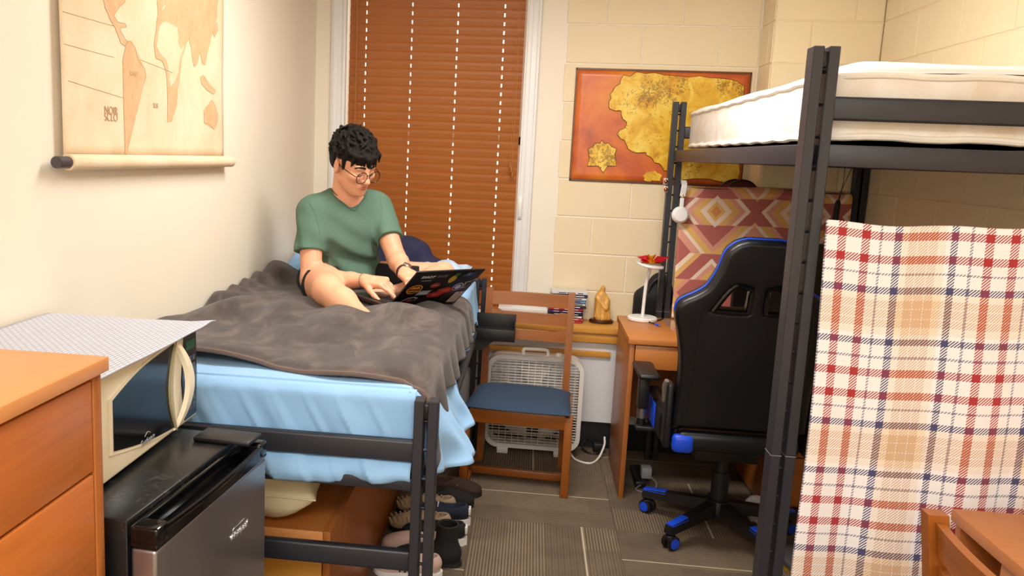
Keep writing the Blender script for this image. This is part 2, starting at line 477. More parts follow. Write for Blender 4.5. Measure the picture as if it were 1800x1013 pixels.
blocks(pil, 'y', YC, XC+.006, XR, XC-.02, -1, 8)
blocks(pil, 'x', XC, YC+.013, YB-.002, YC-.1, -1, 8)
blocks(wr, 'x', XR, 1.6, YC-.001, 4.26, -2, 8)

# ---- window with white casing, behind the blind
wn = setting('window_1', (-.57, YB, .7))
def casing(x0, x1):
    m = MB(); w = x1-x0
    m.box(x0, x1, YB-.020, YB, OZ0-.0, CEIL-.002, .003)
    m.box(x0+w*.12, x0+w*.42, YB-.026, YB-.019, OZ0, CEIL-.002, .003); m.box(x0+w*.78, x0+w*.97, YB-.028, YB-.019, OZ0, CEIL-.002, .003)
    return m
part('casing', casing(-1.142, OX0+.004), m_white, wn); part('casing', casing(OX1-.004, -.004), m_white, wn)
m = MB()
for x0, x1, z0, z1 in ((OX0, OX0+.05, OZ0, OZ1), (OX1-.05, OX1, OZ0, OZ1), (OX0, OX1, OZ0, OZ0+.05), (OX0, OX1, OZ1-.05, OZ1), (OX0, OX1, 1.62, 1.67)):
    m.box(x0, x1, YB+.12, YB+.16, z0, z1, .003)
part('sash', m, m_white, wn)
t = NT('window_glass'); g = t.node('ShaderNodeBsdfTransparent'); g.inputs[0].default_value = (.93, .96, .97, 1)
gl = t.node('ShaderNodeBsdfGlossy'); gl.inputs['Roughness'].default_value = .02
mx = t.node('ShaderNodeMixShader'); mx.inputs[0].default_value = .06
t.t.links.new(g.outputs[0], mx.inputs[1]); t.t.links.new(gl.outputs[0], mx.inputs[2]); t.t.links.new(mx.outputs[0], t.n['Material Output'].inputs[0])
m_glass = t.m
part('pane', MB().box(OX0+.05, OX1-.05, YB+.138, YB+.142, OZ0+.05, 1.62), m_glass, wn); part('pane', MB().box(OX0+.05, OX1-.05, YB+.138, YB+.142, 1.67, OZ1-.05), m_glass, wn)
p = onY(914, 366, YB-.03)
part('latch', MB().box(p.x-.012, p.x+.012, YB-.036, YB-.019, p.z-.06, p.z+.06, .004).box(p.x-.006, p.x+.006, YB-.05, YB-.034, p.z-.05, p.z+.03, .004), m_white, wn)

# ---- ledge below the window: boards, white cover panel, black plinth
m_ledge = wood('ledge_oak', (214, 150, 64), 0, .4, .22)
lg = setting('trim_1', (0, 4.6, 0)); LZ = .682
part('ledge_board', MB().box(XL+.002, XC-.002, 4.47, YB-.001, LZ-.034, LZ, .003), m_ledge, lg)
part('apron_board', MB().box(XL+.002, XC-.002, 4.482, 4.51, LZ-.086, LZ-.036, .003), m_ledge, lg)
part('cover_panel', MB().box(XL+.002, XC-.002, 4.515, 4.53, .15, LZ-.04), plain('cover_grey_white', (222, 221, 224), .5, var=.02), lg)
part('chair_rail', MB().box(-.28, .46, 4.497, 4.516, .515, .545, .003), m_ledge, lg)
part('plinth', MB().box(XL+.002, XC-.002, 4.53, 4.56, 0.0, .16), m_black_base, lg)
part('baseboard', MB().box(XL+.001, XL+.010, 1.96, 4.46, 0, .1, .003), m_black_base, wl)

# ---- a ceiling fixture, and an added panel standing in for bounced flash
for i, (x, y, sx, sy, pw, c) in enumerate(LIGHTS):
    e = thing('ceiling_or_bounce_light', ['long white ceiling light over the middle of the room', 'added wide white panel standing in for bounced flash near the entrance end of the room'][i], 'light', (x, y, CEIL))
    part('housing', MB().box(x-sx/2-.03, x+sx/2+.03, y-sy/2-.03, y-sy/2, CEIL-.06, CEIL-.001, .004).box(x-sx/2-.03, x+sx/2+.03, y+sy/2, y+sy/2+.03, CEIL-.06, CEIL-.001, .004)
         .box(x-sx/2-.03, x-sx/2, y-sy/2, y+sy/2, CEIL-.06, CEIL-.001, .004).box(x+sx/2, x+sx/2+.03, y-sy/2, y+sy/2, CEIL-.06, CEIL-.001, .004)
         .box(x-sx/2, x+sx/2, y-sy/2, y+sy/2, CEIL-.02, CEIL-.001), m_white, e)
    L = bpy.data.lights.new('ceiling_or_bounce_lamp', 'AREA'); L.shape = 'RECTANGLE'; L.size = sx; L.size_y = sy; L.energy = pw; L.color = c
    lo = bpy.data.objects.new('ceiling_or_bounce_lamp', L); COL.objects.link(lo); lo.location = (0, 0, -.05); lo.parent = e

# ---- faux-wood blind: every slat its own piece with cord holes
m_slat = wood('slat_wood', (166, 96, 35), 0, .46, .16, 1.2)
BX0, BX1 = -1.048, -.094; bw = BX1-BX0
bl = thing('window_blind', 'closed brown wooden venetian blind hanging in the window', 'blind', ((BX0+BX1)/2, YB+.03, .7))
hx = [bw*q for q in (.095, .36, .622, .885)]
def slat_mesh():
    xs = sorted({0, bw, *[h-.0038 for h in hx], *[h+.0038 for h in hx]}); ws = [-.025, -.010, .010, .025]
    th = math.radians(79); vs = []; fs = []
    for x in xs:
        for w in ws:
            bow = .0022*(1-(w/.025)**2)
            vs.append((x-bw/2, -w*math.cos(th)-bow*math.sin(th), w*math.sin(th)-bow*math.cos(th)))
    holes = [xs.index(h-.0038) for h in hx]
    for i in range(len(xs)-1):
        for j in range(3):
            if j == 1 and i in holes: continue
            a = i*4+j; fs.append((a, a+4, a+5, a+1))
    bm = bmesh.new(); bv = [bm.verts.new(v) for v in vs]
    for f in fs: bm.faces.new([bv[i] for i in f])
    bmesh.ops.recalc_face_normals(bm, faces=bm.faces[:]); bmesh.ops.solidify(bm, geom=bm.faces[:], thickness=.0026)
    me = bpy.data.meshes.new('slat'); bm.to_mesh(me); bm.free(); me.materials.append(m_slat); return me
sm = slat_mesh(); z = .735; zi = 0
while z < 2.5:
    o = bpy.data.objects.new('slat', sm); COL.objects.link(o); o.parent = bl; o.location = (0, 0, z-.7); o.rotation_euler = (math.radians((hashn(zi)-.5)*2.2), 0, 0)
    z += .0462; zi += 1
m_cord = plain('blind_cord', (190, 130, 70), .8)
part('headrail', MB().box(BX0, BX1, YB+.0, YB+.055, 2.50, 2.555, .003), m_slat, bl)
part('bottom_rail', MB().box(BX0, BX1, YB+.008, YB+.05, .702, .716, .003), m_slat, bl)
for h in hx:
    part('ladder_cord', MB().tube([(BX0+h, YB+.016, 2.5), (BX0+h, YB+.016, .71)], .0011, 5), m_cord, bl)
part('tilt_wand', MB().tube([(BX0+.045, YB-.006, 2.5), (BX0+.047, YB-.008, 1.62)], .0045, 8).ell((BX0+.047, YB-.008, 1.61), (.006, .006, .014), 8, 6), m_slat, bl)
for dx, zt in ((-.038, 1.52), (-.030, 1.50), (-.024, 1.475)):
    c = part('pull_cord', MB().tube([(BX1+dx, YB-.006, 2.5), (BX1+dx, YB-.006, zt)], .0009, 5), m_cord, bl)
    part('tassel', MB().lathe([(.002, .035), (.006, .022), (.008, .004), (.006, 0)], (BX1+dx, YB-.006, zt-.03), 10), m_slat, c)
# ================================================================== the two metal beds
m_steel = plain('charcoal_steel', (40, 41, 49), .42, .0, var=.06, vscale=30, bump=.05, bscale=300)
m_pin = plain('pin_steel', (38, 37, 40), .4, .6)
m_spring = plain('spring_black', (28, 27, 28), .5, .3)
def bed_post(parent, x0, x1, y0, y1, zt, z0=0.0, collar=None):
    w = (x1-x0)*.41
    m = MB().box(x0, x0+w, y0, y1, z0, zt, .0018, 1).box(x1-w, x1, y0, y1, z0, zt, .0018, 1)
    o = part('post', m, m_steel, parent)
    p = MB(); z = zt-.06
    while z > z0+.05:
        p.cyl((x0+w-.001, (y0+y1)/2, z), (x1-w+.001, (y0+y1)/2, z), .0045, 8); z -= .08
    p.box(x0+w-.001, x1-w+.001, y0+.006, y1-.006, zt-.05, zt-.012, .002).box(x0+w-.001, x1-w+.001, y0+.006, y1-.006, z0+.01, z0+.05, .002)
    tag(part('ladder_pins', p, m_pin, o), kind='stuff')
    if collar:
        part('joint_seam', MB().box(x0-.0008, x0+w+.0008, y0-.0008, y1, collar, collar+.0022).box(x1-w-.0008, x1+.0008, y0-.0008, y1, collar, collar+.0022), plain('worn_edge', (120, 118, 118), .5), o)
    return o
def bed(name, label, xs, ys, zt, rails, side, parent_group=None, collar=None):
    (ax0, ax1), (bx0, bx1) = xs; (fy0, fy1), (ky0, ky1) = ys
    b = thing(name, label, 'bed', ((ax0+bx1)/2, (fy0+ky1)/2, 0))
    for (x0, x1) in xs:
        for (y0, y1) in ys: bed_post(b, x0, x1, y0, y1, zt, 0, collar)
    for (z0, z1) in rails:
        for y in ((fy0+fy1)/2, (ky0+ky1)/2):
            part('end_rail', MB().box(ax1-.004, bx0+.004, y-.014, y+.014, z0, z1, .007, 3), m_steel, b)
    for x in ((ax0+ax1)/2, (bx0+bx1)/2):
        part('side_rail', MB().box(x-.012, x+.012, fy1-.004, ky0+.004, side[0], side[1], .003), m_steel, b)
    for s in (0, 1):
        y = ((fy0+fy1)/2, (ky0+ky1)/2)[s]
        part('deck_rail', MB().box(ax1-.004, bx0+.004, y-.013, y+.013, side[0], side[1], .003), m_steel, b)
    d = MB(); zz = side[1]-.012
    for i in range(26):
        y = lerp(fy1+.03, ky0-.03, i/25); d.tube([(ax1, y, zz), (bx0, y, zz)], .0028, 5)
    for i in range(9):
        x = lerp(ax1+.03, bx0-.03, i/8); d.tube([(x, fy1+.02, zz-.004), (x, ky0-.02, zz-.004)], .0028, 5)
    tag(part('wire_deck', d, m_spring, b), kind='stuff')
    return b
LBX = ((-1.214, -1.152), (-.274, -.212)); LBY = ((2.10, 2.15), (4.36, 4.40)); MT = .932
lb = bed('low_metal_bed', 'low charcoal metal bed against the plain left wall, made up with light blue sheets', LBX, LBY, .925, ((.752, .811), (.444, .501)), (.673, .707))
HBX = ((.667, .731), (1.562, 1.626)); HBY = ((2.25, 2.305), (4.45-.055, 4.45-.005))
hb = bed('loft_bed', 'tall charcoal metal loft bed standing over the desk', HBX, HBY, 1.858, ((1.680, 1.739),), (1.565, 1.620), collar=.80)
part('lower_end_rail', MB().box(.727, 1.566, HBY[1][0]+.012, HBY[1][1]-.012, 1.40, 1.44, .006, 3), m_steel, hb)

# ---- loft mattress, cream ticking with piping
m_tick = None
def ticking():
    t = NT('mattress_ticking'); v = t.coord(); n = t.noise(v, 14, 4); w = t.noise(t.coord(scale=(60, 60, 400)), 1, 2)
    col = t.ramp(n, [(.3, lin((236, 222, 204))), (.65, lin((246, 240, 232)))])
    col = t.mix(t.math('MULTIPLY', t.math('GREATER_THAN', t.noise(v, 3.3, 3), .62), .16), col, lin((224, 190, 150)))
    vo = t.node('ShaderNodeTexVoronoi', feature='SMOOTH_F1'); t.set(vo.inputs['Vector'], t.coord(scale=(13, 13, 20))); vo.inputs['Scale'].default_value = 1
    t.bump(t.math('ADD', t.math('MULTIPLY', vo.outputs[0], 2.0), t.math('MULTIPLY', w, .3)), .2, .008)
    return t.out(col, .85)
m_tick = ticking()
lm = thing('loft_mattress', 'cream quilted mattress on the loft bed', 'mattress', (1.17, 3.35, 1.65))
mx0, mx1, my0, my1, mz0, mz1 = .752, 1.545, 2.325, 4.375, 1.640, 1.80
def mat_top(u, v):
    x, y = lerp(mx0, mx1, u), lerp(my0, my1, v)
    e = min(u, 1-u)/.12; f = min(v, 1-v)/.05
    dome = lambda q: math.sqrt(max(0, 1-(1-min(1, q))**2))
    z = mz1-.003+.034*dome(e)*dome(f)+.008*math.sin(u*9+v*14)*min(1, e, f)+.012*sstep(.5, .0, v)*min(1, e)*math.sin(u*PI)
    return (x, y, z)
m = MB().grid(lambda u, v: mat_top(u, .5-.5*math.cos(PI*v)), 50, 80)
m.grid(lambda u, v: (lerp(mx0, mx1, u), lerp(my0, my1, v), mz0), 1, 1)
part('cover', MB().box(mx0, mx1, my0, my1, mz0, mz1, .004, 2), m_tick, lm)
part('quilted_top', m, plain('mattress_white', (250, 249, 250), .8, bump=.2, bscale=60), lm)
for z in (mz0+.004, mz1-.002):
    pts = []
    for (x, y) in ((mx0, my0), (mx1, my0), (mx1, my1), (mx0, my1)):
        sx, sy = (1 if x == mx0 else -1), (1 if y == my0 else -1); r = .03
        a = [(x, y+sy*r), (x+sx*r*.3, y+sy*r*.3), (x+sx*r, y)]
        if (sx > 0) != (sy > 0): a = a[::-1]
        pts += [(q[0], q[1], z+.003*math.sin(q[0]*9+q[1]*5)) for q in a]
    P = []
    for i in range(len(pts)):
        a, b = Vector(pts[i]), Vector(pts[(i+1) % len(pts)]); n = max(1, int((b-a).length/.06))
        for k in range(n): q = a.lerp(b, k/n); q.z += .0025*math.sin(q.y*31+q.x*27); P.append(q)
    part('piping', MB().tube(P, .0095, 8, closed=True), plain('piping_white', (248, 240, 228), .8), lm)

# ---- low bed: mattress, sheet, fleece blanket, pillows
m_blue = fabric('sheet_blue', (150, 196, 240), .85, 1200, .05, .1, .1, 5)
bx0, bx1, by0, by1 = -1.208, -.282, 2.168, 4.345
mt = tag(part('mattress', MB().box(bx0, bx1, by0, by1, .709, MT-.006, .03, 4), m_blue), 'thick mattress under light blue sheets on the low metal bed', 'mattress')
sh = thing('bed_sheet', 'light blue bed sheet draped over the low bed, hanging past its edge', 'sheet', (-.74, 3.2, .93))
def top_f(u, v):
    x, y = lerp(bx0+.005, bx1+.004, u), lerp(by0+.004, by1, v)
    z = MT+.004*vnoise(x*9, y*7)-.03*max(0, 1-min(u/.03, (1-u)/.03, v/.012))**2
    return (x, y, z)
part('top_panel', MB().grid(top_f, 50, 90), m_blue, sh, solid=.003)
def front_f(u, v):
    x = lerp(bx0+.01, -.279, u); z = lerp(MT-.004, .694, v)
    s = x*1.0+z*.55                                                   # folds run slantwise down the drop
    fold = max(0, math.sin(s*34+3*vnoise(x*3, 1)))**3*.5+max(0, math.sin(s*71+1+4*vnoise(x*2, 7)))**4*.35+max(0, math.sin(s*17+2))**6*.5
    fold *= 1-sstep(.90, .985, u)
    d = .006+.036*fold*min(1, v*3)+.012*(vnoise(x*6+z*9, z*4)-.5)*min(1, v*2.5)
    puff = 0
    if z < .760:
        q = (.760-z)/.064; puff = .052*math.sin(min(1, q)*PI*.72)*(.75+.5*vnoise(x*9, 3))+.008*math.sin(x*47)*q
        z -= (.026*vnoise(x*10, 9)-.006)*q
    rnd = .03*(1-min(1, v/.12))**2
    return (x, by0-.006-d*.55-puff+rnd, z)
part('front_drop', MB().grid(front_f, 130, 40), m_blue, sh, solid=.003)
def side_f(u, v):
    y = lerp(2.176, 4.34, u); c = sstep(-.02, .075, u)*sstep(.42, .12, u)               # c: the loose front corner that swings out
    bot = lerp(.70+.03*vnoise(y*6, 1)-.02*math.sin(y*9), .672, c)
    z = lerp(MT-.004, bot, v)
    x = -.268+.012*v+.014*v*math.sin(y*26+1.5*v)+.010*v*math.sin(y*57)+.105*c*v**1.2+.020*c*v*math.sin(y*21+2)
    x = max(x, -.272); rnd = .03*(1-min(1, v/.12))**2
    yy = y-.0*c
    if y < 2.17 or y > 4.33: pass
    return (x-rnd, yy+.03*c*v*math.sin(v*9), z)
part('side_drop', MB().grid(side_f, 150, 26), m_blue, sh, solid=.003)

def fleece():
    t = NT('fleece_brown'); v = t.coord()
    n = t.noise(t.coord(scale=(9, 4.5, 6)), 1, 5, .65, 1.2); f = t.noise(v, 700, 2, .7)
    col = t.ramp(n, [(.33, lin((50, 40, 37))), (.52, lin((74, 61, 56))), (.68, lin((110, 94, 86)))])
    col = t.mix(t.math('MULTIPLY', f, .5), col, lin((42, 34, 31)))
    t.bump(t.math('ADD', f, t.math('MULTIPLY', n, 2.5)), .5, .004)
    t.b.inputs['Sheen Weight'].default_value = .25; t.b.inputs['Sheen Roughness'].default_value = .4
    return t.out(col, .95)
m_fleece = fleece()
bk = thing('fleece_blanket', 'dark brown fleece blanket spread rumpled over the low bed', 'blanket', (-.7, 3.1, .95))
BK_HALF = .93
def blanket_z(x, y):
    z = MT+.020
    z += .012*math.sin(x*7+y*9)+.010*math.sin(-x*13+y*6+1.3)+.016*(vnoise(x*5+y*2, y*6)-.5)+.008*(vnoise(x*16, y*13)-.5)
    # ridge of bunched fleece in front of the laptop, and along the right edge
    z += .036*math.exp(-((x+.40)/.17)**2-((y-3.02)/.17)**2)
    z += .028*math.exp(-((x+.78)/.30)**2-((y-2.98)/.14)**2)
    # long pulled folds fanning out from where he sits
    a = math.atan2(y-3.45, x+.88); r = math.hypot(x+.88, y-3.45)
    z += .013*math.sin(a*15)*math.exp(-((r-.50)/.26)**2)
    # pressed down under him and the laptop
    z -= .045*math.exp(-((x+.83)/.24)**2-((y-3.60)/.26)**2)
    z -= .030*math.exp(-((x+.50)/.16)**2-((y-3.36)/.14)**2)
    z += .03*math.exp(-((x+1.20)/.12)**2)*sstep(3.0, 3.4, y)
    return max(z, MT+.010)
def blanket_f(u, v):
    s = lerp(0, 1, u); xl = XL+.014; W_ = -.285-xl; S = s*(W_+.150)          # arc length across: top, then down the side
    yf = lerp(2.345, 2.215, sstep(0, .85, s)); yf -= .03*sstep(.8, 1, s)
    yb = lerp(4.02, 3.62, sstep(.35, 1, s))
    y = lerp(yf, yb, v)+.010*math.sin(s*17)*(1-v)
    edge = .016*sstep(.03, 0, v)
    if S < W_-.0:
        x = xl+S; z = blanket_z(x, y)-edge*.6
        k = sstep(W_-.06, W_, S); z -= .016*k*k
        return (x, y, z)
    q = S-W_; z0 = blanket_z(-.285, y)-.016-edge*.6; r = .035
    if q < r*1.57:
        a = q/r; x = -.285+r*math.sin(a); z = z0-r*(1-math.cos(a))
    else: x = -.285+r; z = z0-r-(q-r*1.57)
    hang = max(0, (q-.02))/.13
    z -= .05*hang*(vnoise(y*5, 4)-.3)-.0; x += .018*hang*math.sin(y*31+2)+.012*hang
    z -= .055*hang*sstep(.10, 0, v); y += .015*hang*math.sin(y*17)
    return (x, y, z)
part('fleece', MB().grid(blanket_f, 150, 170), m_fleece, bk, solid=.010, offset=1)
hem = [Vector(blanket_f(i/80, 0))+Vector((0, .002, .006)) for i in range(81)]
part('hem', MB().tube(hem, .0075, 8), plain('fleece_hem', (112, 94, 86), .95, bump=.6, bscale=300), bk)

def pillow(name, label, c, sz, rot, mat, seed=0, parent=None):
    e = thing(name, label, 'pillow', c)
    M = Euler(rot).to_matrix()
    def f(sign):
        def g(u, v):
            a, b = u*2-1, v*2-1
            k = (max(0, 1-abs(a)**2.6)*max(0, 1-abs(b)**2.6))**.5
            pin = 1-.07*(1-abs(a)**2)*(abs(b)**4); pin2 = 1-.07*(1-abs(b)**2)*(abs(a)**4)
            p = Vector((a*sz[0]*pin2, b*sz[1]*pin, sign*sz[2]*k*(1+.22*(vnoise(a*3+seed, b*3)-.5))+.012*math.sin(a*6+b*4+seed)*k))
            return Vector(c)+M @ p
        return g
    m = MB().grid(f(1), 28, 28); m.grid(f(-1), 28, 28)
    part('pillow_case', m, mat, e, auto=0)
    pts = []
    for i in range(80):
        t = i/80*4; s = int(t); q = (t-s)*2-1
        a, b = [(q, -1), (1, q), (-q, 1), (-1, -q)][s]
        pin = 1-.07*(1-abs(a)**2)*(abs(b)**4); pin2 = 1-.07*(1-abs(b)**2)*(abs(a)**4)
        pts.append(Vector(c)+M @ Vector((a*sz[0]*pin2, b*sz[1]*pin, 0)))
    part('seam', MB().tube(pts, .003, 6, closed=True), mat, e)
    return e
m_navy = fabric('navy_cotton', (34, 34, 66), .85, 900, .1, 0, .15)
np_ = thing('navy_pillow', 'navy blue pillow propped at the window end of the low bed', 'pillow', (-.68, 4.22, .95))
F = Field((-.98, 4.02, .93), (-.38, 4.36, 1.20), .009)
F.ell((-.70, 4.22, 1.05), (.17, .075, .085), None, .05); F.ell((-.60, 4.20, 1.055), (.11, .07, .080), None, .05); F.ell((-.66, 4.20, 1.00), (.22, .085, .055), None, .05); F.ell((-.50, 4.19, .99), (.085, .07, .045), None, .05)
F.disp(lambda X, Y, Z: .004*np.sin(X*40+Z*30)+.003*np.sin(X*22-Z*60))
solid('pillow_case', F, m_navy, np_)
part('seam', MB().tube(bez([(-.90, 4.215, 1.0), (-.82, 4.22, 1.085), (-.70, 4.22, 1.137), (-.60, 4.21, 1.135), (-.50, 4.20, 1.06), (-.425, 4.19, .99)], 6), .003, 6), m_navy, np_)
pillow('blue_pillow', 'light blue pillow flat on the low bed beside the left wall', (-1.045, 4.13, 1.000), (.150, .20, .052), (math.radians(8), 0, .1), m_blue, 8)
pillow('pale_pillow', 'pale blue pillow beside the navy pillow on the low bed', (-.415, 4.06, .988), (.125, .15, .040), (math.radians(6), 0, -.05), fabric('sheet_pale', (190, 214, 242), .85, 1200, .04, .1, .1, 5), 5)
# ================================================================== furniture
m_desk = wood('desk_laminate', (192, 118, 54), 0, .36, .12)
m_deskv = wood('desk_laminate_upright', (168, 98, 44), 2, .36, .16)
m_dress = wood('dresser_laminate_lit', (222, 150, 88), 1, .38, .10)  # lighter than the drawers: light falling on the dresser top put into the colour
m_dressd = wood('dresser_drawer_laminate', (196, 112, 48), 1, .36, .2)
m_oak = wood('chair_oak', (150, 84, 27), 0, .35, .28)
m_oakv = wood('chair_oak_upright', (148, 82, 26), 2, .35, .28)
m_blk = plain('black_plastic', (20, 20, 22), .42, var=.1)
m_blkg = plain('black_gloss', (10, 10, 12), .14, var=.1)

# ---- dresser against the left wall, drawers facing into the room
DX, DY0, DY1, DZ = -.72, .58, 1.37, 1.187
dr = thing('dresser', 'tall orange wood dresser beside the microwave', 'dresser', (-.97, .97, 0))
part('top', MB().box(XL+.006, DX, DY0, DY1, DZ-.026, DZ, .003), m_dress, dr)
m = MB().box(XL+.010, DX-.034, DY0+.012, DY1-.012, .04, DZ-.027).box(DX-.036, DX-.012, DY1-.034, DY1-.008, .0, DZ-.027, .002).box(DX-.036, DX-.012, DY0+.008, DY0+.034, .0, DZ-.027, .002)
part('carcass', m, m_deskv, dr)
zs = [.985, .755, .525, .295, .07]
zt = DZ-.036
for z in zs:
    part('drawer_front', MB().box(DX-.034, DX-.014, DY0+.036, DY1-.037, z+.003, zt, .003, 2), m_dressd, dr); zt = z-.003

# ---- small fridge
fr = thing('mini_fridge', 'black mini fridge with a steel-grey door under the microwave', 'fridge', (-.622, 1.640, 0), -.082)
FW, FZ = .257, .868
m_steel_door = plain('brushed_door', (150, 146, 146), .28, .85, var=.06, vscale=4)
def dusty():
    t = NT('fridge_black'); v = t.coord(); n = t.noise(v, 9, 5, .7, .8); s = t.noise(v, 90, 3, .7)
    f = t.math('MULTIPLY', t.math('GREATER_THAN', t.math('MULTIPLY', n, s), .315), .16)
    col = t.mix(f, lin((17, 17, 18)), lin((120, 118, 112)))
    return t.out(col, t.math('ADD', .22, t.math('MULTIPLY', n, .2)))
m_fridge = dusty()
part('body', MB().box(-.50, -.062, -FW+.004, FW-.004, .03, FZ+.004, .006), m_fridge, fr, world=False)
part('door_panel', MB().box(-.055, -.002, -FW, FW, .06, FZ-.046, .008, 3), m_steel_door, fr, world=False)
def lip(y):   # curved front lip of the handle scoop, dips in the middle
    return FZ-.012-.010*math.cos(y/FW*PI/2)
m = MB().box(-.056, .0, -FW, FW, FZ-.046, FZ-.036, .003)                      # floor of the scoop
m.box(-.056, -.046, -FW, FW, FZ-.038, FZ-.004, .003)                           # back lip
m.box(-.056, .001, -FW, -FW+.045, FZ-.040, FZ-.004, .006, 3); m.box(-.056, .001, FW-.045, FW, FZ-.040, FZ-.004, .006, 3)
m.tube([(-.004, lerp(-FW+.03, FW-.03, i/20), lip(lerp(-FW+.03, FW-.03, i/20))) for i in range(21)], .0065, 8)
m.grid(lambda u, v: (.0005-.0005*v, lerp(-FW+.03, FW-.03, u), lerp(FZ-.044, lip(lerp(-FW+.03, FW-.03, u)), v)), 20, 2)
part('door_cap', m, m_blkg, fr, world=False)
part('hinge_cover', MB().box(-.15, -.01, FW-.085, FW-.006, FZ+.004, FZ+.015, .004, 2), m_blk, fr, world=False)
for y in (-FW+.04, FW-.04): part('foot', MB().lathe([(.018, 0), (.018, .03)], (-.40, y, 0), 12), m_blk, fr, world=False); part('foot', MB().lathe([(.018, 0), (.018, .03)], (-.10, y, 0), 12), m_blk, fr, world=False)
m_chrome = plain('chrome_print', (220, 220, 224), .25, .8)
Mf = wmat(fr)
text('logo', 'Whirlpool', .022, m_chrome, frame(Mf @ Vector((-.0012, .100, .700)), Mf.to_3x3() @ Vector((0, 1, 0)), (0, 0, 1)), fr, .0008, .3)
sw = [(.032*math.cos(a), .010*math.sin(a)+.004*math.cos(a*2)) for a in [i/30*5.2 for i in range(31)]]
part('logo_swirl', MB().tube([Mf @ Vector((-.001, .100+p[0], .712+p[1])) for p in sw], .0006, 6), m_chrome, fr)

# ---- microwave on the fridge
m_cream = plain('microwave_cream', (240, 228, 200), .35, var=.03)
mwv = thing('microwave', 'cream countertop microwave on the mini fridge', 'microwave', (-.807, 1.508, FZ+.004), 0)
MWW, MWH, MZ = .478, .226, .012
part('case', MB().box(-.37, -.030, .004, MWW-.004, MZ, MWH+MZ-.002, .006), m_cream, mwv, world=False)
for x in (-.33, -.06):
    for y in (.04, MWW-.04): part('foot', MB().lathe([(.012, 0), (.012, MZ+.001)], (x, y, 0), 10), m_blk, mwv, world=False)
part('front_frame', MB().box(-.032, -.006, 0, MWW, MZ-.002, MWH+MZ, .008, 3), m_cream, mwv, world=False)
def FP(u, v, x=0): return (x, u*MWW, MZ+v*MWH)
def leaf(u0, u1, grow=0):
    n = 14; top = []; bot = []
    for i in range(n+1):
        t = i/n; u = lerp(u0, u1, t)
        top.append((u, lerp(.72, .95, t)+.065*math.sin(t*PI)*(1-t*.5)+grow)); bot.append((u, lerp(.25, .055, t)-.03*math.sin(t*PI)-grow))
    return bot+top[::-1]
def slab(poly, x0, x1): return MB().prism([(p[0]*MWW, MZ+p[1]*MWH) for p in poly], x0, x1, 'x')
part('door_rim', slab(leaf(.06, .72, .025), -.008, -.0035), m_cream, mwv, world=False)
win = part('door_window', slab(leaf(.09, .70), -.006, -.002), m_blkg, mwv, world=False)
part('control_panel', slab([(.83, .04), (.975, .04), (.985, .5), (.975, .96), (.83, .96), (.80, .5)], -.007, -.003), m_blkg, mwv, world=False)
cp = MB().box(-.004, -.0022, .845*MWW, .955*MWW, MZ+.80*MWH, MZ+.90*MWH)
part('display', cp, emit('display_green', (20, 70, 40), .10), mwv, world=False)
m_btn = plain('button_blue_grey', (66, 74, 92), .5)
for r in range(7):
    for c in range(3):
        u = .838+.045*c; v = .12+.09*r
        part('button', MB().box(-.004, -.0022, u*MWW, (u+.034)*MWW, MZ+v*MWH, MZ+(v+.055)*MWH, .0008, 1), m_btn, mwv, world=False)
arcR = [FP(.705+.075*math.sin(t*PI), lerp(.02, .97, t), -.002+.026*math.sin(t*PI)**.6) for t in [i/24 for i in range(25)]]
m = MB()
for k in range(24):
    a, b = Vector(arcR[k]), Vector(arcR[k+1]); w0, w1 = .010+.010*math.sin(k/24*PI), .010+.010*math.sin((k+1)/24*PI)
    vs = [(a.x, a.y-w0*.5, a.z), (a.x, a.y+w0, a.z), (a.x-.012, a.y+w0, a.z), (a.x-.012, a.y-w0*.5, a.z), (b.x, b.y-w1*.5, b.z), (b.x, b.y+w1, b.z), (b.x-.012, b.y+w1, b.z), (b.x-.012, b.y-w1*.5, b.z)]
    m.add(vs, [(0, 1, 5, 4), (1, 2, 6, 5), (2, 3, 7, 6), (3, 0, 4, 7)]+([(3, 2, 1, 0)] if k == 0 else [])+([(4, 5, 6, 7)] if k == 23 else []))
part('handle', m, m_cream, mwv, world=False)
lens = [(.705-.075*math.sin(t*PI), lerp(.02, .97, t)) for t in [i/20 for i in range(21)]]
lens2 = [(.705-.045*math.sin(t*PI), lerp(.03, .96, t)) for t in [i/20 for i in range(21)]]
part('handle_trim', slab(lens+lens2[::-1], -.003, .004), plain('microwave_cream_shaded', (176, 164, 128), .35), mwv, world=False)  # cream trim with its shade put into the colour
part('handle_recess', slab([(.66, .5), *lens2, (.745, .75), (.765, .5), (.745, .2)][1:], -.004, -.0005), plain('microwave_light', (246, 238, 220), .4), mwv, world=False)
Mm = wmat(mwv)
text('logo', 'Sunbeam', .019, m_chrome, frame(Mm @ Vector(FP(.40, .13, -.0016)), (0, 1, 0), (0, 0, 1)), mwv, .0004, .35)
part('logo_arc', MB().tube([Mm @ Vector(FP(.40+.030*(t-.5)*2, .185+.03*math.sin(t*PI), -.0013)) for t in [i/12 for i in range(13)]], .0008, 5), m_chrome, mwv)

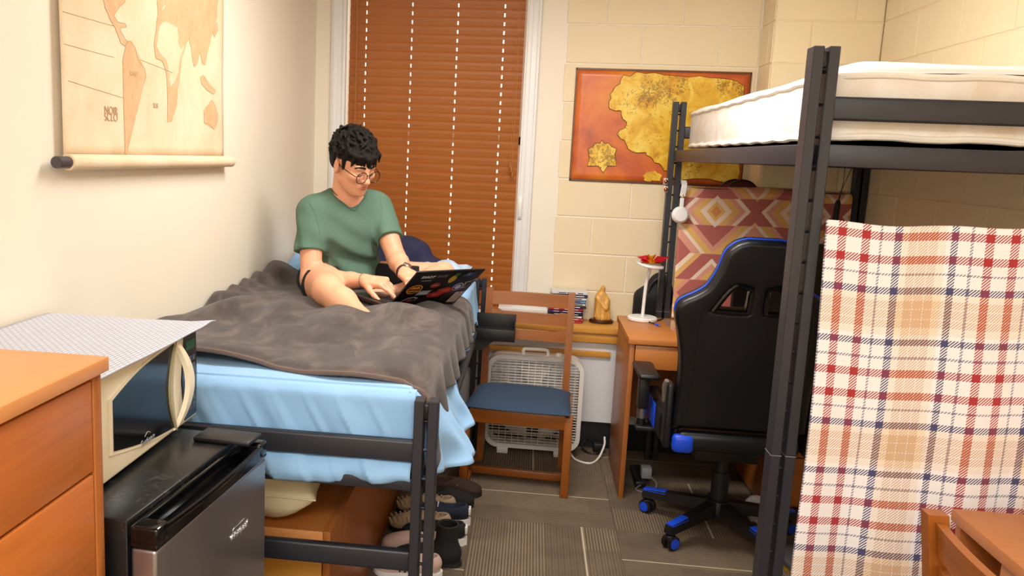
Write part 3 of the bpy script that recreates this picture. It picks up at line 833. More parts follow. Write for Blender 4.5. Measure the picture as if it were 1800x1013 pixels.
def placemat():
    t = NT('placemat_woven'); v = t.coord(); br = t.node('ShaderNodeTexBrick'); t.set(br.inputs['Vector'], t.coord(rot=(0, 0, PI/2)))
    br.inputs['Scale'].default_value = 46; br.inputs['Mortar Size'].default_value = .10; br.inputs['Brick Width'].default_value = .9; br.inputs['Row Height'].default_value = .42
    br.inputs['Color1'].default_value = (*lin((220, 221, 226)), 1); br.inputs['Color2'].default_value = (*lin((210, 211, 219)), 1); br.inputs['Mortar'].default_value = (*lin((172, 174, 188)), 1)
    t.bump(br.outputs[1], .5, .002); return t.out(br.outputs[0], .8)
def mat_f(u, v):
    x, y = lerp(XL+.014, -.785, u), lerp(1.40, 2.045, v)
    z = FZ+.004+MZ+MWH+.0035+.002*vnoise(x*14, y*9)
    z -= .016*sstep(1.99, 2.05, y)**2*(1-u*.6); z += .006*sstep(.85, 1, u)*sstep(.85, 1, v)
    return (x, y, z)
tag(part('woven_cloth', MB().grid(mat_f, 30, 40), placemat(), solid=.0025, offset=1), 'white woven cloth laid over the top of the microwave', 'cloth')

# ---- desk under the loft bed
dk = thing('desk', 'orange wood desk under the loft bed, next to the window ledge', 'desk', (1.0, 4.13, 0))
dx0, dx1, dy0, dy1, dz = .468, 1.555, 3.828, 4.43, .769
if dy1 > HBY[1][0]-.004: dy1 = HBY[1][0]-.004
part('top', MB().box(dx0, dx1, dy0, dy1, dz-.028, dz, .002), m_desk, dk)
part('side_panel', MB().box(dx0+.008, dx0+.030, dy0+.010, dy1-.01, 0, dz-.029, .0015), m_deskv, dk)
part('side_panel', MB().box(dx1-.030, dx1-.008, dy0+.010, dy1-.01, 0, dz-.029, .0015), m_deskv, dk)
part('back_panel', MB().box(dx0+.031, dx1-.031, dy1-.06, dy1-.042, .25, dz-.029), m_deskv, dk)
part('drawer_front', MB().box(dx0+.034, dx0+.60, dy0+.012, dy0+.030, dz-.142, dz-.034, .002), m_desk, dk)
part('drawer_box', MB().box(dx0+.04, dx0+.594, dy0+.031, dy1-.10, dz-.135, dz-.04), m_deskv, dk)
pd = part('pedestal', MB().box(dx1-.44, dx1-.031, dy0+.03, dy1-.062, .02, dz-.03), m_deskv, dk)
for k in range(3): part('pedestal_drawer', MB().box(dx1-.438, dx1-.033, dy0+.010, dy0+.029, .03+.235*k, .03+.235*(k+1)-.006, .002), m_desk, pd)

d2 = thing('side_desk', 'orange wood desk by the right wall with a chair pushed in', 'desk', (1.3, 1.5, 0))
part('top', MB().box(1.035, XR-.004, .98, 2.053, .742, .770, .002), m_desk, d2)
part('side_panel', MB().box(1.045, XR-.01, 2.022, 2.044, 0, .741, .0015), m_deskv, d2); part('side_panel', MB().box(1.045, XR-.01, .99, 1.012, 0, .741, .0015), m_deskv, d2)
part('back_panel', MB().box(XR-.03, XR-.012, 1.013, 2.021, .3, .741), m_deskv, d2)
part('drawer_front', MB().box(1.048, 1.066, 1.25, 1.85, .62, .735, .002), m_desk, d2)

# ---- upholstered wooden chairs
def wooden_chair(label):
    c = thing('wooden_chair', label, 'chair', (0, 0, 0))
    def P(n, m, mt=m_oak): return part(n, m, mt, c, world=False)
    for s in (-1, 1):
        P('leg', MB().box(s*.238-.019, s*.238+.019, -.225, -.170, .0, .385, .004), m_oakv)
        # rear leg leans back and carries on up as the back post
        yb0, yb1 = .195, .262
        def prof(x): return [(.150, .0), (.205, .0), (.205, .40), (yb1+.012, .892), (yb1-.028, .892), (.160, .40)]
        P('rear_post', MB().prism(prof(0), s*.208-.0165, s*.208+.0165, 'x'), m_oakv)
        P('floor_runner', MB().box(s*.232-.016, s*.232+.016, -.20, .19, .002, .036, .006), m_oak)
        P('side_rail', MB().box(s*.230-.012, s*.230+.012, -.18, .17, .335, .395, .003), m_oak)
    P('front_rail', MB().box(-.222, .222, -.222, -.198, .325, .397, .003))
    P('stretcher', MB().box(-.222, .222, -.06, -.03, .012, .050, .005))
    P('rear_rail', MB().box(-.20, .20, .165, .187, .335, .395, .003))
    def slat(z0, z1, cut):
        def yat(z): return lerp(.180, .250, (z-.40)/.49)
        n = 20; vs = []; 
        for sd in (0, 1):
            for j in (0, 1):
                for i in range(n+1):
                    x = lerp(-.196, .196, i/n); z = (z0, z1)[j]
                    if j == 1 and cut: z -= .010*sstep(.15, .30, abs(i/n-.5))*0+.010*(1 if .12 < i/n < .88 else 0)
                    vs.append((x, yat(z)+.016*(1-(x/.2)**2)*1.0+(.009 if sd else -.009), z))
        def id(sd, j, i): return sd*2*(n+1)+j*(n+1)+i
        fs = []
        for i in range(n):
            fs += [(id(0, 0, i), id(0, 0, i+1), id(0, 1, i+1), id(0, 1, i)), (id(1, 0, i), id(1, 1, i), id(1, 1, i+1), id(1, 0, i+1)),
                   (id(0, 1, i), id(0, 1, i+1), id(1, 1, i+1), id(1, 1, i)), (id(0, 0, i), id(1, 0, i), id(1, 0, i+1), id(0, 0, i+1))]
        fs += [(id(0, 0, 0), id(0, 1, 0), id(1, 1, 0), id(1, 0, 0)), (id(0, 0, n), id(1, 0, n), id(1, 1, n), id(0, 1, n))]
        P('back_slat', MB().add(vs, fs))
    slat(.812, .878, False); slat(.722, .787, True); slat(.640, .700, True)
    def seat(u, v):
        a, b = u*2-1, v*2-1
        hw = lerp(.248, .228, v); k = (max(0, 1-abs(a)**5)*max(0, 1-abs(b)**5))
        return (a*hw*(1-.02*abs(b)**3), lerp(-.238, .165, v)+(-.012*(1-a*a) if v < .5 else 0), .402+.036*k**.6)
    m = MB().grid(seat, 30, 26); m.box(-.232, .232, -.228, .158, .392, .408, .006)
    P('seat', m, fabric('seat_blue', (48, 68, 92), .9, 700, .12, 0, .4, 30))
    return c
ch1 = wooden_chair('wooden chair with a slate blue seat standing before the box fan')
ch1.location = (0.0, 4.025, 0); ch1.rotation_euler = (0, 0, -.07)
ch2 = copy_tree(ch1); ch2.location = (1.085, 1.50, 0); ch2.rotation_euler = (0, 0, PI/2)
ch2['label'] = 'wooden chair pushed in at the desk beside the plaid blanket'
ch1['group'] = ch2['group'] = 'wooden dormitory chairs'

# ---- box fan on the floor behind the chair
m_fanw = plain('fan_white', (232, 228, 220), .35, var=.03)
fn = thing('box_fan', 'white box fan standing on the floor below the ledge', 'fan', (.065, 4.385, 0))
fcx, fcz, fh, fy0, fy1 = .065, .282, .252, 4.335, 4.435
def rr(h, r, n=6):
    pts = []
    for (sx, sz, a0) in ((1, 1, 0), (-1, 1, PI/2), (-1, -1, PI), (1, -1, 1.5*PI)):
        for k in range(n+1): a = a0+PI/2*k/n; pts.append((fcx+sx*(h-r)+r*math.cos(a), fcz+sz*(h-r)+r*math.sin(a)))
    return pts
o_, i_ = rr(fh, .075), rr(fh-.022, .060); n = len(o_); vs = []
for y, lst in ((fy0, o_), (fy0, i_), (fy1, i_), (fy1, o_)): vs += [(p[0], y, p[1]) for p in lst]
fs = [(a*n+i, a*n+(i+1) % n, ((a+1) % 4)*n+(i+1) % n, ((a+1) % 4)*n+i) for a in range(4) for i in range(n)]
part('housing', MB().add(vs, fs), m_fanw, fn)
g = MB(); gh = fh-.024
def clipw(d): return gh if d < gh-.055 else gh-.055+math.sqrt(max(0, .055**2-(d-(gh-.055))**2))
for i in range(31):
    z = lerp(-gh+.006, gh-.006, i/30); w = clipw(abs(z)); g.box(fcx-w, fcx+w, fy0+.004, fy0+.009, fcz+z-.0020, fcz+z+.0020)
for i in range(13):
    x = lerp(-gh+.02, gh-.02, i/12); w = clipw(abs(x)); g.box(fcx+x-.0016, fcx+x+.0016, fy0+.002, fy0+.006, fcz-w, fcz+w)
tag(part('grille', g, m_fanw, fn), kind='stuff')
g = MB()
for i in range(9):
    z = lerp(-gh+.03, gh-.03, i/8); w = clipw(abs(z)); g.box(fcx-w, fcx+w, fy1-.009, fy1-.004, fcz+z-.0013, fcz+z+.0013)
tag(part('rear_grille', g, m_fanw, fn), kind='stuff')
part('hub', MB().lathe([(.045, 0), (.045, .05), (.035, .06)], (0, 0, 0), 20, Matrix.Translation((fcx, fy0+.075, fcz)) @ Matrix.Rotation(PI/2, 4, 'X')), m_fanw, fn)
for k in range(5):
    a0 = k*2*PI/5+.35
    def bladef(u, v, a0=a0):
        r = lerp(.04, .205, v); a = a0+(u-.5)*lerp(.5, .95, v); return (fcx+r*math.cos(a), fy0+.045+.030*(u-.5), fcz+r*math.sin(a))
    part('blade', MB().grid(bladef, 10, 8), plain('blade_white_shaded', (214, 206, 192), .4), fn, solid=.003)  # white blades, darkened in colour for the shade inside the housing
part('handle', MB().tube(bez([(-.0, 4.385, .532), (-.002, 4.385, .552), (.012, 4.385, .562), (.11, 4.385, .562), (.125, 4.385, .552), (.127, 4.385, .532)], 5), .009, 8), m_fanw, fn)
part('knob', MB().lathe([(.020, 0), (.020, .012), (.014, .018)], (.185, 4.385, .532), 14), m_fanw, fn)
for sx in (-1, 1): part('foot', MB().box(fcx+sx*.15-.03, fcx+sx*.15+.03, fy0-.012, fy1+.012, 0, .034, .006), m_fanw, fn)
tag(part('fan_cable', MB().tube(bez([(.20, 4.44, .06), (.27, 4.40, .012), (.30, 4.30, .006), (.37, 4.26, .006), (.42, 4.34, .008), (.452, 4.40, .06), (.456, 4.45, .09)], 8), .0055, 8), m_fanw), 'white power cable curling from the fan along the floor', 'cable')
tag(part('black_cable', MB().tube(bez([(.36, 4.49, .05), (.34, 4.46, .03), (.37, 4.425, .008), (.42, 4.42, .007), (.45, 4.46, .02), (.42, 4.49, .04), (.37, 4.485, .06)], 8), .006, 8).box(.40, .46, 4.45, 4.50, .001, .05, .006), m_blk), 'coiled black cable with adapter below the ledge', 'cable')

# ---- clip-on black shelf at the head of the low bed
sf = thing('bedside_shelf', 'black clip-on bedside shelf at the low bed', 'shelf', (-.146, 4.13, .62))
SX0, SX1, SF, SB = -.244, -.048, 4.062, 4.190
part('back_plate', MB().box(SX0, SX1, SB, SB+.006, .674, .778, .002), m_blk, sf)
part('tray', MB().box(SX0, SX1, SF, SB, .701, .709).box(SX0, SX1, SF-.006, SF+.002, .663, .722, .002).box(SX1-.006, SX1, SF, SB, .674, .746, .002).box(SX0, SX0+.006, SF, SB, .674, .746, .002), m_blk, sf)
part('bracket', MB().prism([(SX0, .701), (SX0, .612), (SX0+.035, .612), (SX0+.092, .660), (SX1-.002, .666), (SX1-.002, .701)], SF+.006, SF+.014, 'y'), m_blk, sf)
part('clamp', MB().box(SX0-.012, SX0+.03, SF+.016, SB-.004, .626, .672, .003), m_blk, sf)

# ---- low chest under the bed
cb = thing('low_chest', 'low orange wood chest under the low bed', 'chest', (-.80, 2.97, 0))
cx0, cx1, cy0, cy1, cz = -1.17, -.532, 2.29, 3.66, .452
part('side_panel', MB().box(cx1-.022, cx1, cy0, cy1, 0, cz, .002), m_deskv, cb); part('side_panel', MB().box(cx0, cx0+.022, cy0, cy1, 0, cz, .002), m_deskv, cb)
part('top', MB().box(cx0+.023, cx1-.023, cy0+.004, cy1-.004, cz-.030, cz-.006), m_desk, cb)
part('top_edge', MB().box(cx0+.023, cx1-.023, cy0-.001, cy0+.003, cz-.034, cz-.002, .001), m_dress, cb)
part('drawer_front', MB().box(cx0+.026, cx1-.026, cy0+.006, cy0+.024, .22, cz-.036, .002), wood('chest_front', (206, 146, 62), 0, .4, .18), cb)
part('drawer_front', MB().box(cx0+.026, cx1-.026, cy0+.006, cy0+.024, .02, .214, .002), MATS['chest_front'], cb)
part('back_panel', MB().box(cx0+.023, cx1-.023, cy1-.02, cy1-.005, 0, cz-.031), m_deskv, cb)
# ---- gaming chair, seen from behind
m_leather = plain('black_leather', (19, 20, 23), .36, var=.1, vscale=40, bump=.25, bscale=420)
m_bluel = plain('blue_leather', (22, 74, 214), .4, var=.06)
gc = thing('gaming_chair', 'black gaming chair with blue trim at the desk under the loft bed', 'chair', (.862, 3.565, 0), .0)
TZ = 1.305
hw = [(0, .062), (.010, .092), (.022, .110), (.05, .134), (.115, .152), (.158, .170), (.19, .190), (.217, .226), (.234, .258), (.252, .280), (.283, .290), (.33, .285), (.375, .272), (.48, .252), (.59, .246), (.766, .250)]
def smooth_prof(p, n=4):
    return [(q.x, q.y) for q in bez([(a, b, 0) for a, b in p], n)]
pr_ = smooth_prof(hw)
outer = [(-w, -d) for d, w in pr_]+[(w, -d) for d, w in pr_[::-1]]
tilt = math.radians(10)
Mb = Matrix.Translation((-.012, -.235, TZ-.766+.0)) @ Matrix.Rotation(-tilt*-1, 4, 'X') @ Matrix.Translation((0, 0, .766))
# plane: x across, z down from the top, y through the back
def hole(s):
    pts = [(.035, -.180), (.106, -.182), (.135, -.205), (.150, -.262), (.142, -.276), (.050, -.276), (.030, -.262), (.026, -.200)]
    pts = [(.028, -.182), (.092, -.176), (.150, -.262), (.146, -.274), (.044, -.276), (.030, -.262)]
    pts = [(p.x, p.y) for p in bez([(a, b, 0) for a, b in pts+pts[:1]], 4)][:-1]
    return [(s*a, b) for a, b in pts]
def plate(loops, y0, y1, bev, name, mat, parent, M):
    bm = bmesh.new(); edges = []
    for lp in loops:
        vs = [bm.verts.new((p[0], 0, p[1])) for p in lp]
        edges += [bm.edges.new((vs[i], vs[(i+1) % len(vs)])) for i in range(len(vs))]
    bmesh.ops.triangle_fill(bm, use_beauty=True, use_dissolve=False, edges=edges)
    bmesh.ops.recalc_face_normals(bm, faces=bm.faces[:])
    r = bmesh.ops.extrude_face_region(bm, geom=bm.faces[:]); nv = [v for v in r['geom'] if isinstance(v, bmesh.types.BMVert)]
    for v in bm.verts: v.co.y = y0
    for v in nv: v.co.y = y1
    bmesh.ops.recalc_face_normals(bm, faces=bm.faces[:])
    es = [e for e in bm.edges if len(e.link_faces) == 2 and e.calc_face_angle(0) > .9 and abs(e.verts[0].co.y-e.verts[1].co.y) < 1e-6]
    if bev: bmesh.ops.bevel(bm, geom=es, offset=bev, segments=4, profile=.5, affect='EDGES')
    me = bpy.data.meshes.new(name); bm.transform(M); bm.to_mesh(me); bm.free()
    return link(name, me, mat, parent, False, True, 40)
back = plate([outer, hole(-1), hole(1)], -.035, .055, .020, 'backrest', m_leather, gc, Mb)
for s in (-1, 1):
    part('head_slot_rim', MB().tube([Mb @ Vector((p[0], -.030, p[1])) for p in hole(s)], .011, 8, closed=True), m_blkg, back, world=False)
    # side wing folding forward
    w = MB()
    for i in range(len(pr_)-1):
        (d0, a), (d1, b) = pr_[i], pr_[i+1]
        if d0 < .34 or d0 > .72: continue
        w.add([(s*(a-.05), .05, -d0), (s*a, .05, -d0), (s*(a-.012), .10, -d0), (s*(a-.05), .105, -d0), (s*(b-.05), .05, -d1), (s*b, .05, -d1), (s*(b-.012), .10, -d1), (s*(b-.05), .105, -d1)],
              [(0, 1, 5, 4), (1, 2, 6, 5), (2, 3, 7, 6), (3, 0, 4, 7)])
    w.v = [tuple(Mb @ Vector(v)) for v in w.v]
    part('side_wing', w, m_leather, back, world=False)
    part('seam', MB().tube([Mb @ Vector((s*q, -.0355, -d)) for d, q in ((.262, .200), (.285, .203), (.33, .207), (.45, .206), (.70, .205))], .0028, 6), m_blk, back, world=False)
top_pts = [(s_*w, -d) for s_, lst in ((-1, [q for q in pr_ if q[0] < .30][::-1]), (1, [q for q in pr_ if q[0] < .30])) for d, w in lst]
part('piping', MB().tube([Mb @ Vector((p[0]*1.004, .006, p[1]+.001)) for p in top_pts], .0040, 8), m_bluel, back, world=False)
# seat, side bolsters
sx = -.012
part('seat', MB().box(sx-.25, sx+.25, -.215, .27, .420, .520, .035, 4), m_leather, gc, world=False)
part('seat_back_roll', MB().box(sx-.235, sx+.235, -.275, -.20, .435, .520, .03, 4), m_leather, gc, world=False)
for s in (-1, 1):
    b = MB().box(sx+s*.255-.03, sx+s*.255+.03, -.16, .26, .43, .565, .025, 3)
    b2 = part('side_bolster', b, m_leather, gc, world=False)
    part('blue_panel', MB().box(sx+s*.287-.003, sx+s*.287+.003, -.02, .22, .445, .55, .003), m_bluel, b2, world=False)
    bc = -.208 if s < 0 else .175
    part('blue_corner', MB().box(sx+bc-.042, sx+bc+.042, -.283, -.235, .43, .505, .02, 3), m_bluel, gc, world=False)
    ar = part('armrest_pad', MB().box(sx+s*.318-.045, sx+s*.318+.045, -.02, .24, .648, .675, .013, 3), m_blk, gc, world=False)
    part('armrest_post', MB().box(sx+s*.325-.022, sx+s*.325+.022, .06, .12, .50, .650, .006).cyl((sx+s*.325, .09, .42), (sx+s*.325, .09, .51), .019, 14), m_blk, gc, world=False)
    part('armrest_sleeve', MB().cyl((sx+s*.325, .09, .455), (sx+s*.325, .09, .50), .0205, 14), plain('steel_grey', (150, 148, 146), .3, .8), gc, world=False)
    part('armrest_bracket', MB().box(sx+s*.20-.15, sx+s*.20+.15, .055, .125, .404, .425, .005), m_blk, gc, world=False)
    part('recliner_cover', MB().box(sx+s*.268-.014, sx+s*.268+.014, -.255, -.175, .44, .70, .010, 3), m_blk, gc, world=False)
part('recline_lever', MB().tube([(sx-.285, -.21, .62), (sx-.29, -.235, .69), (sx-.287, -.25, .715)], [.008, .011, .009], 10), plain('lever_grey', (120, 112, 104), .4), gc, world=False)
part('mechanism', MB().box(-.14, .12, -.12, .14, .35, .418, .012), m_blk, gc, world=False)
part('gas_lift', MB().cyl((0, 0, .20), (0, 0, .36), .026, 18).cyl((0, 0, .09), (0, 0, .27), .036, 20), m_blk, gc, world=False)
part('hub', MB().lathe([(.055, .075), (.060, .10), (.05, .145), (.04, .15)], (0, 0, 0), 20), m_blk, gc, world=False)
m_wheel = plain('caster_black', (16, 16, 18), .35)
for k in range(5):
    a = math.radians(150+1.5)+k*2*PI/5
    d = Vector((math.cos(a), math.sin(a), 0)); t = Vector((-d.y, d.x, 0)); R = .33
    def bar(r0, r1, z0, z1, w0, w1, h0, h1):
        vs = []
        for r, z, w, h in ((r0, z0, w0, h0), (r1, z1, w1, h1)):
            c = d*r
            for su, sv in ((-1, -1), (1, -1), (.75, 1), (-.75, 1)): vs.append(c+t*(su*w)+Vector((0, 0, z+sv*h)))
        return MB().add(vs, [(0, 1, 2, 3), (7, 6, 5, 4), (0, 4, 5, 1), (1, 5, 6, 2), (2, 6, 7, 3), (3, 7, 4, 0)])
    lg_ = part('base_arm', bar(.03, R, .118, .088, .030, .022, .026, .018), m_blk, gc, world=False)
    part('blue_tip', bar(R-.105, R-.002, .1065+.010, .094+.0125, .0205, .018, .006, .0045), m_bluel, lg_, world=False)
    ca = part('caster', MB().cyl(d*(R-.022)+Vector((0, 0, .05)), d*(R-.022)+Vector((0, 0, .085)), .009, 10)
              .box(-.02, .02, -.02, .02, .035, .062, .006, 2, Matrix.Translation(d*(R-.022))), m_wheel, gc, world=False)
    wd = Vector((.55, -.83, 0)).normalized() if k % 2 else Vector((-.72, -.69, 0)).normalized()
    for s in (-1, 1):
        c = d*(R-.022)+wd*(s*.016)+Vector((0, 0, .030))
        part('wheel', MB().lathe([(.024, -.010), (.030, -.006), (.030, .006), (.024, .010)], (0, 0, 0), 20, Matrix.Translation(c) @ wd.to_track_quat('Z', 'Y').to_matrix().to_4x4()), m_wheel, ca, world=False)
        h = MB().lathe([(.022, -.002), (.022, .002)], (0, 0, 0), 16, Matrix.Translation(c+wd*(s*.0095)) @ wd.to_track_quat('Z', 'Y').to_matrix().to_4x4())
        part('wheel_hub', h, m_bluel, ca, world=False)
# ================================================================== wall hangings
def cloth_print(name, a, b, scale=8, rough=.85):
    t = NT(name); v = t.coord(); n = t.noise(v, scale, 5, .6, .4); f = t.noise(v, 160, 3)
    col = t.ramp(n, [(.3, lin(a)), (.7, lin(b))]); col = t.mix(t.math('MULTIPLY', f, .18), col, lin(tuple(q*.8 for q in a)))
    t.bump(f, .1, .001); return t.out(col, rough)
m_mapc = cloth_print('map_cloth', (226, 198, 160), (240, 220, 190), 5)
m_land = cloth_print('map_land', (208, 166, 122), (222, 184, 142), 30)
m_ink = plain('map_ink', (182, 138, 98), .9)
MXP = XL+.016
wm = thing('wall_map', 'beige cloth world map scroll hanging on the left wall', 'map', (XL, 2.67, 1.5))
def map_f(u, v):
    y = lerp(2.090, 3.238, u); z = lerp(1.512, 2.58, v)
    return (MXP+.004*math.sin(y*7+z*4)*(1-abs(u-.5))*min(1, v*4)+.003*vnoise(y*5, z*5), y, z)
sheet = part('sheet', MB().grid(map_f, 40, 30), m_mapc, wm, solid=.0012, offset=-1)
def msurf(px, py, lift=.0018):
    p = onX(px, py, MXP); u = (p.y-2.090)/(3.238-2.090); v = (p.z-1.512)/(2.58-1.512); q = Vector(map_f(max(0, min(1, u)), max(0, min(1, v)))); q.y, q.z = p.y, p.z; q.x += lift; return q
def land(pts, name='landmass'):
    # outline in photo pixels on the hanging map, subdivided so the print follows the cloth
    bm = bmesh.new(); P = [(x/3.167, y/3.167) for x, y in pts]
    R = []
    for i in range(len(P)):
        a, b = P[i], P[(i+1) % len(P)]
        for k in range(3): t = k/3; R.append((lerp(a[0], b[0], t)+(hashn(i, k)-.5)*1.6*(k > 0), lerp(a[1], b[1], t)+(hashn(k, i)-.5)*1.6*(k > 0)))
    f = bm.faces.new([bm.verts.new((x, y, 0)) for x, y in R]); bmesh.ops.triangulate(bm, faces=[f], ngon_method='EAR_CLIP')
    for v in bm.verts: v.co = msurf(v.co.x, v.co.y)
    me = bpy.data.meshes.new(name); bm.to_mesh(me); bm.free(); o = link(name, me, m_land, sheet, True, False)
    part('coastline', MB().tube([msurf(x, y, .0018) for x, y in R], .0007, 4, closed=True), m_ink, sheet)
    for i in range(0, len(R), 2):   # short coastal lettering ticks
        a = msurf(*R[i], .0038); b = a+Vector((0, (hashn(i, 5)-.5)*.05, (hashn(i, 8)-.5)*.012))
        if not (2.10 < b.y < 3.22): continue
    return o
land([(560, -60), (572, 0), (590, 60), (612, 112), (640, 160), (655, 205), (668, 240), (690, 258), (712, 236), (690, 215), (676, 186), (664, 160), (700, 150), (690, 130), (650, 120), (630, 90), (660, 40), (690, 10), (700, -60)])
land([(700, 232), (722, 228), (745, 262), (760, 330), (800, 385), (806, 428), (782, 520), (762, 620), (738, 700), (716, 765), (702, 858), (690, 850), (688, 700), (700, 560), (686, 450), (680, 340)])
land([(862, -60), (866, 60), (858, 150), (846, 250), (856, 322), (890, 340), (912, 400), (920, 480), (926, 600), (926, 680), (950, 676), (974, 590), (976, 500), (986, 430), (1000, 320), (1030, 240), (1046, 215), (1060, 300), (1074, 372), (1094, 352), (1106, 290), (1122, 352), (1140, 360), (1160, 262), (1182, 180), (1204, 100), (1212, -60)])
land([(1128, 620), (1150, 590), (1176, 556), (1196, 590), (1210, 640), (1204, 690), (1188, 722), (1156, 690), (1130, 684)])
land([(1110, 430), (1130, 420), (1160, 480), (1200, 505), (1190, 525), (1150, 505), (1118, 470)])
land([(1186, 150), (1206, 128), (1212, 170), (1192, 208), (1184, 190)])
for (s, px, py, h) in (('NOIR', 194, 195, .032), ('SCLO', 194, 207, .032), ('LARITES', 237, 131, .020), ('SLIS', 272, 186, .022)):
    text('lettering', s, h, m_ink, frame(msurf(px, py, .0024), (0, 1, 0), (0, 0, 1)), sheet, .0001)
for pts in ([(108, 20), (200, 46)], [(110, 77), (200, 101)], [(118, 142), (215, 172)], [(245, 105), (300, 128)]):
    part('meridian_line', MB().tube([*[msurf(lerp(pts[0][0], pts[1][0], k/8), lerp(pts[0][1], pts[1][1], k/8), .0018) for k in range(9)]], .0006, 4), m_ink, sheet)
rod0, rod1 = Vector((XL+.030, 2.045, 1.500)), Vector((XL+.030, 3.285, 1.496))
part('rolled_hem', MB().tube([rod0.lerp(rod1, .035), rod0.lerp(rod1, .3), rod0.lerp(rod1, .7), rod1], .0215, 14), m_mapc, wm)
part('rod_end', MB().cyl(rod0+Vector((0, -.010, 0)), rod0.lerp(rod1, .04), .0155, 16), plain('rod_dark', (62, 54, 60), .4), wm)

# ---- generic antique-style poster
PY = YB-.002; pX0, pX1, pZ0, pZ1 = .190, 1.098, 1.440, 2.040
ps = thing('map_poster', 'red and gold antique style map poster on the block wall', 'poster', ((pX0+pX1)/2, YB, pZ0))
t = NT('poster_print'); v = t.coord()
n1 = t.noise(v, 3.2, 5, .6, .5); n2 = t.noise(t.coord(scale=(2, 1, 5)), 3, 5, .6)
col = t.ramp(n1, [(.28, lin((138, 44, 36))), (.42, lin((190, 68, 44))), (.55, lin((220, 104, 42))), (.7, lin((234, 148, 48)))])
sp = t.node('ShaderNodeSeparateXYZ'); t.set(sp.inputs[0], v)
col = t.mix(t.math('MULTIPLY', n2, .35), col, lin((210, 150, 60)))
m_post = t.out(col, .28)
bs = part('print', MB().grid(lambda u, v: (lerp(pX0, pX1, u)-(pX0+pX1)/2, -.0025*(vnoise(u*4, v*3)), lerp(pZ0, pZ1, v)-pZ0), 20, 14), m_post, None, solid=.0006)
bs.parent = ps
t = NT('poster_gold'); v = t.coord(); n = t.noise(v, 9, 6, .65, .8); d = t.noise(v, 46, 4, .7, 1.5); g3 = t.noise(v, 3, 3)
col = t.ramp(n, [(.3, lin((196, 130, 26))), (.48, lin((234, 184, 46))), (.62, lin((246, 216, 96))), (.78, lin((206, 130, 36)))])
col = t.mix(t.math('MULTIPLY', t.math('LESS_THAN', t.math('MULTIPLY', d, g3), .19), .6), col, lin((84, 52, 20)))
m_gold = t.out(col, .28)
m_pdark = plain('poster_dark', (96, 58, 30), .3, var=.4, vscale=12); m_pred = plain('poster_maroon', (122, 40, 30), .3, var=.2)
PM = frame((0, PY-.0035, 0), (1, 0, 0), (0, 0, 1))
def pp(px, py): q = onY(px, py, YB); return (q.x, q.z)
def ragged(pts, amp=3, sub=4, seed=0):
    R = []
    for i in range(len(pts)):
        a, b = pts[i], pts[(i+1) % len(pts)]
        for k in range(sub): tt = k/sub; R.append((lerp(a[0], b[0], tt)+(hashn(i+seed, k)-.5)*amp*2*(k > 0), lerp(a[1], b[1], tt)+(hashn(k, i+seed)-.5)*amp*2*(k > 0)))
    return R
coast = ragged([(1096, 132), (1150, 128), (1210, 136), (1285, 140), (1309, 150), (1300, 250), (1296, 318), (1190, 318), (1172, 300), (1150, 286), (1136, 268), (1104, 262), (1084, 236), (1102, 216), (1092, 196), (1070, 188), (1076, 162)], 4)
poly_on('gold_land', [pp(*p) for p in coast], PM, m_gold, ps)
part('land_outline', MB().tube([Vector((pp(*p)[0], PY-.0042, pp(*p)[1])) for p in coast], .0014, 4, closed=True), m_pdark, ps)
isle = ragged([(1128, 308), (1150, 300), (1164, 308), (1160, 318), (1134, 318)], 2)
poly_on('gold_island', [pp(*p) for p in isle], PM, m_gold, ps)
for (a, b, c, d) in ((pX0+.002, pX1-.002, pZ1-.010, pZ1-.001), (pX0+.002, pX1-.002, pZ0+.001, pZ0+.012), (pX0+.001, pX0+.008, pZ0+.002, pZ1-.002), (pX1-.008, pX1-.001, pZ0+.002, pZ1-.002)):
    part('dark_border', MB().box(a, b, PY-.0042, PY-.0032, c, d), m_pdark, ps)
badge = [(1033, 262), (1042, 258), (1046, 252), (1054, 252), (1058, 246), (1062, 252), (1070, 252), (1075, 258), (1084, 262), (1080, 272), (1083, 284), (1083, 292), (1068, 292), (1060, 304), (1052, 292), (1032, 292), (1036, 278)]
poly_on('badge', [pp(*p) for p in badge], PM, m_gold, ps, .0009)
part('badge_outline', MB().tube([Vector((pp(*p)[0], PY-.0046, pp(*p)[1])) for p in badge], .0016, 4, closed=True), m_pdark, ps)
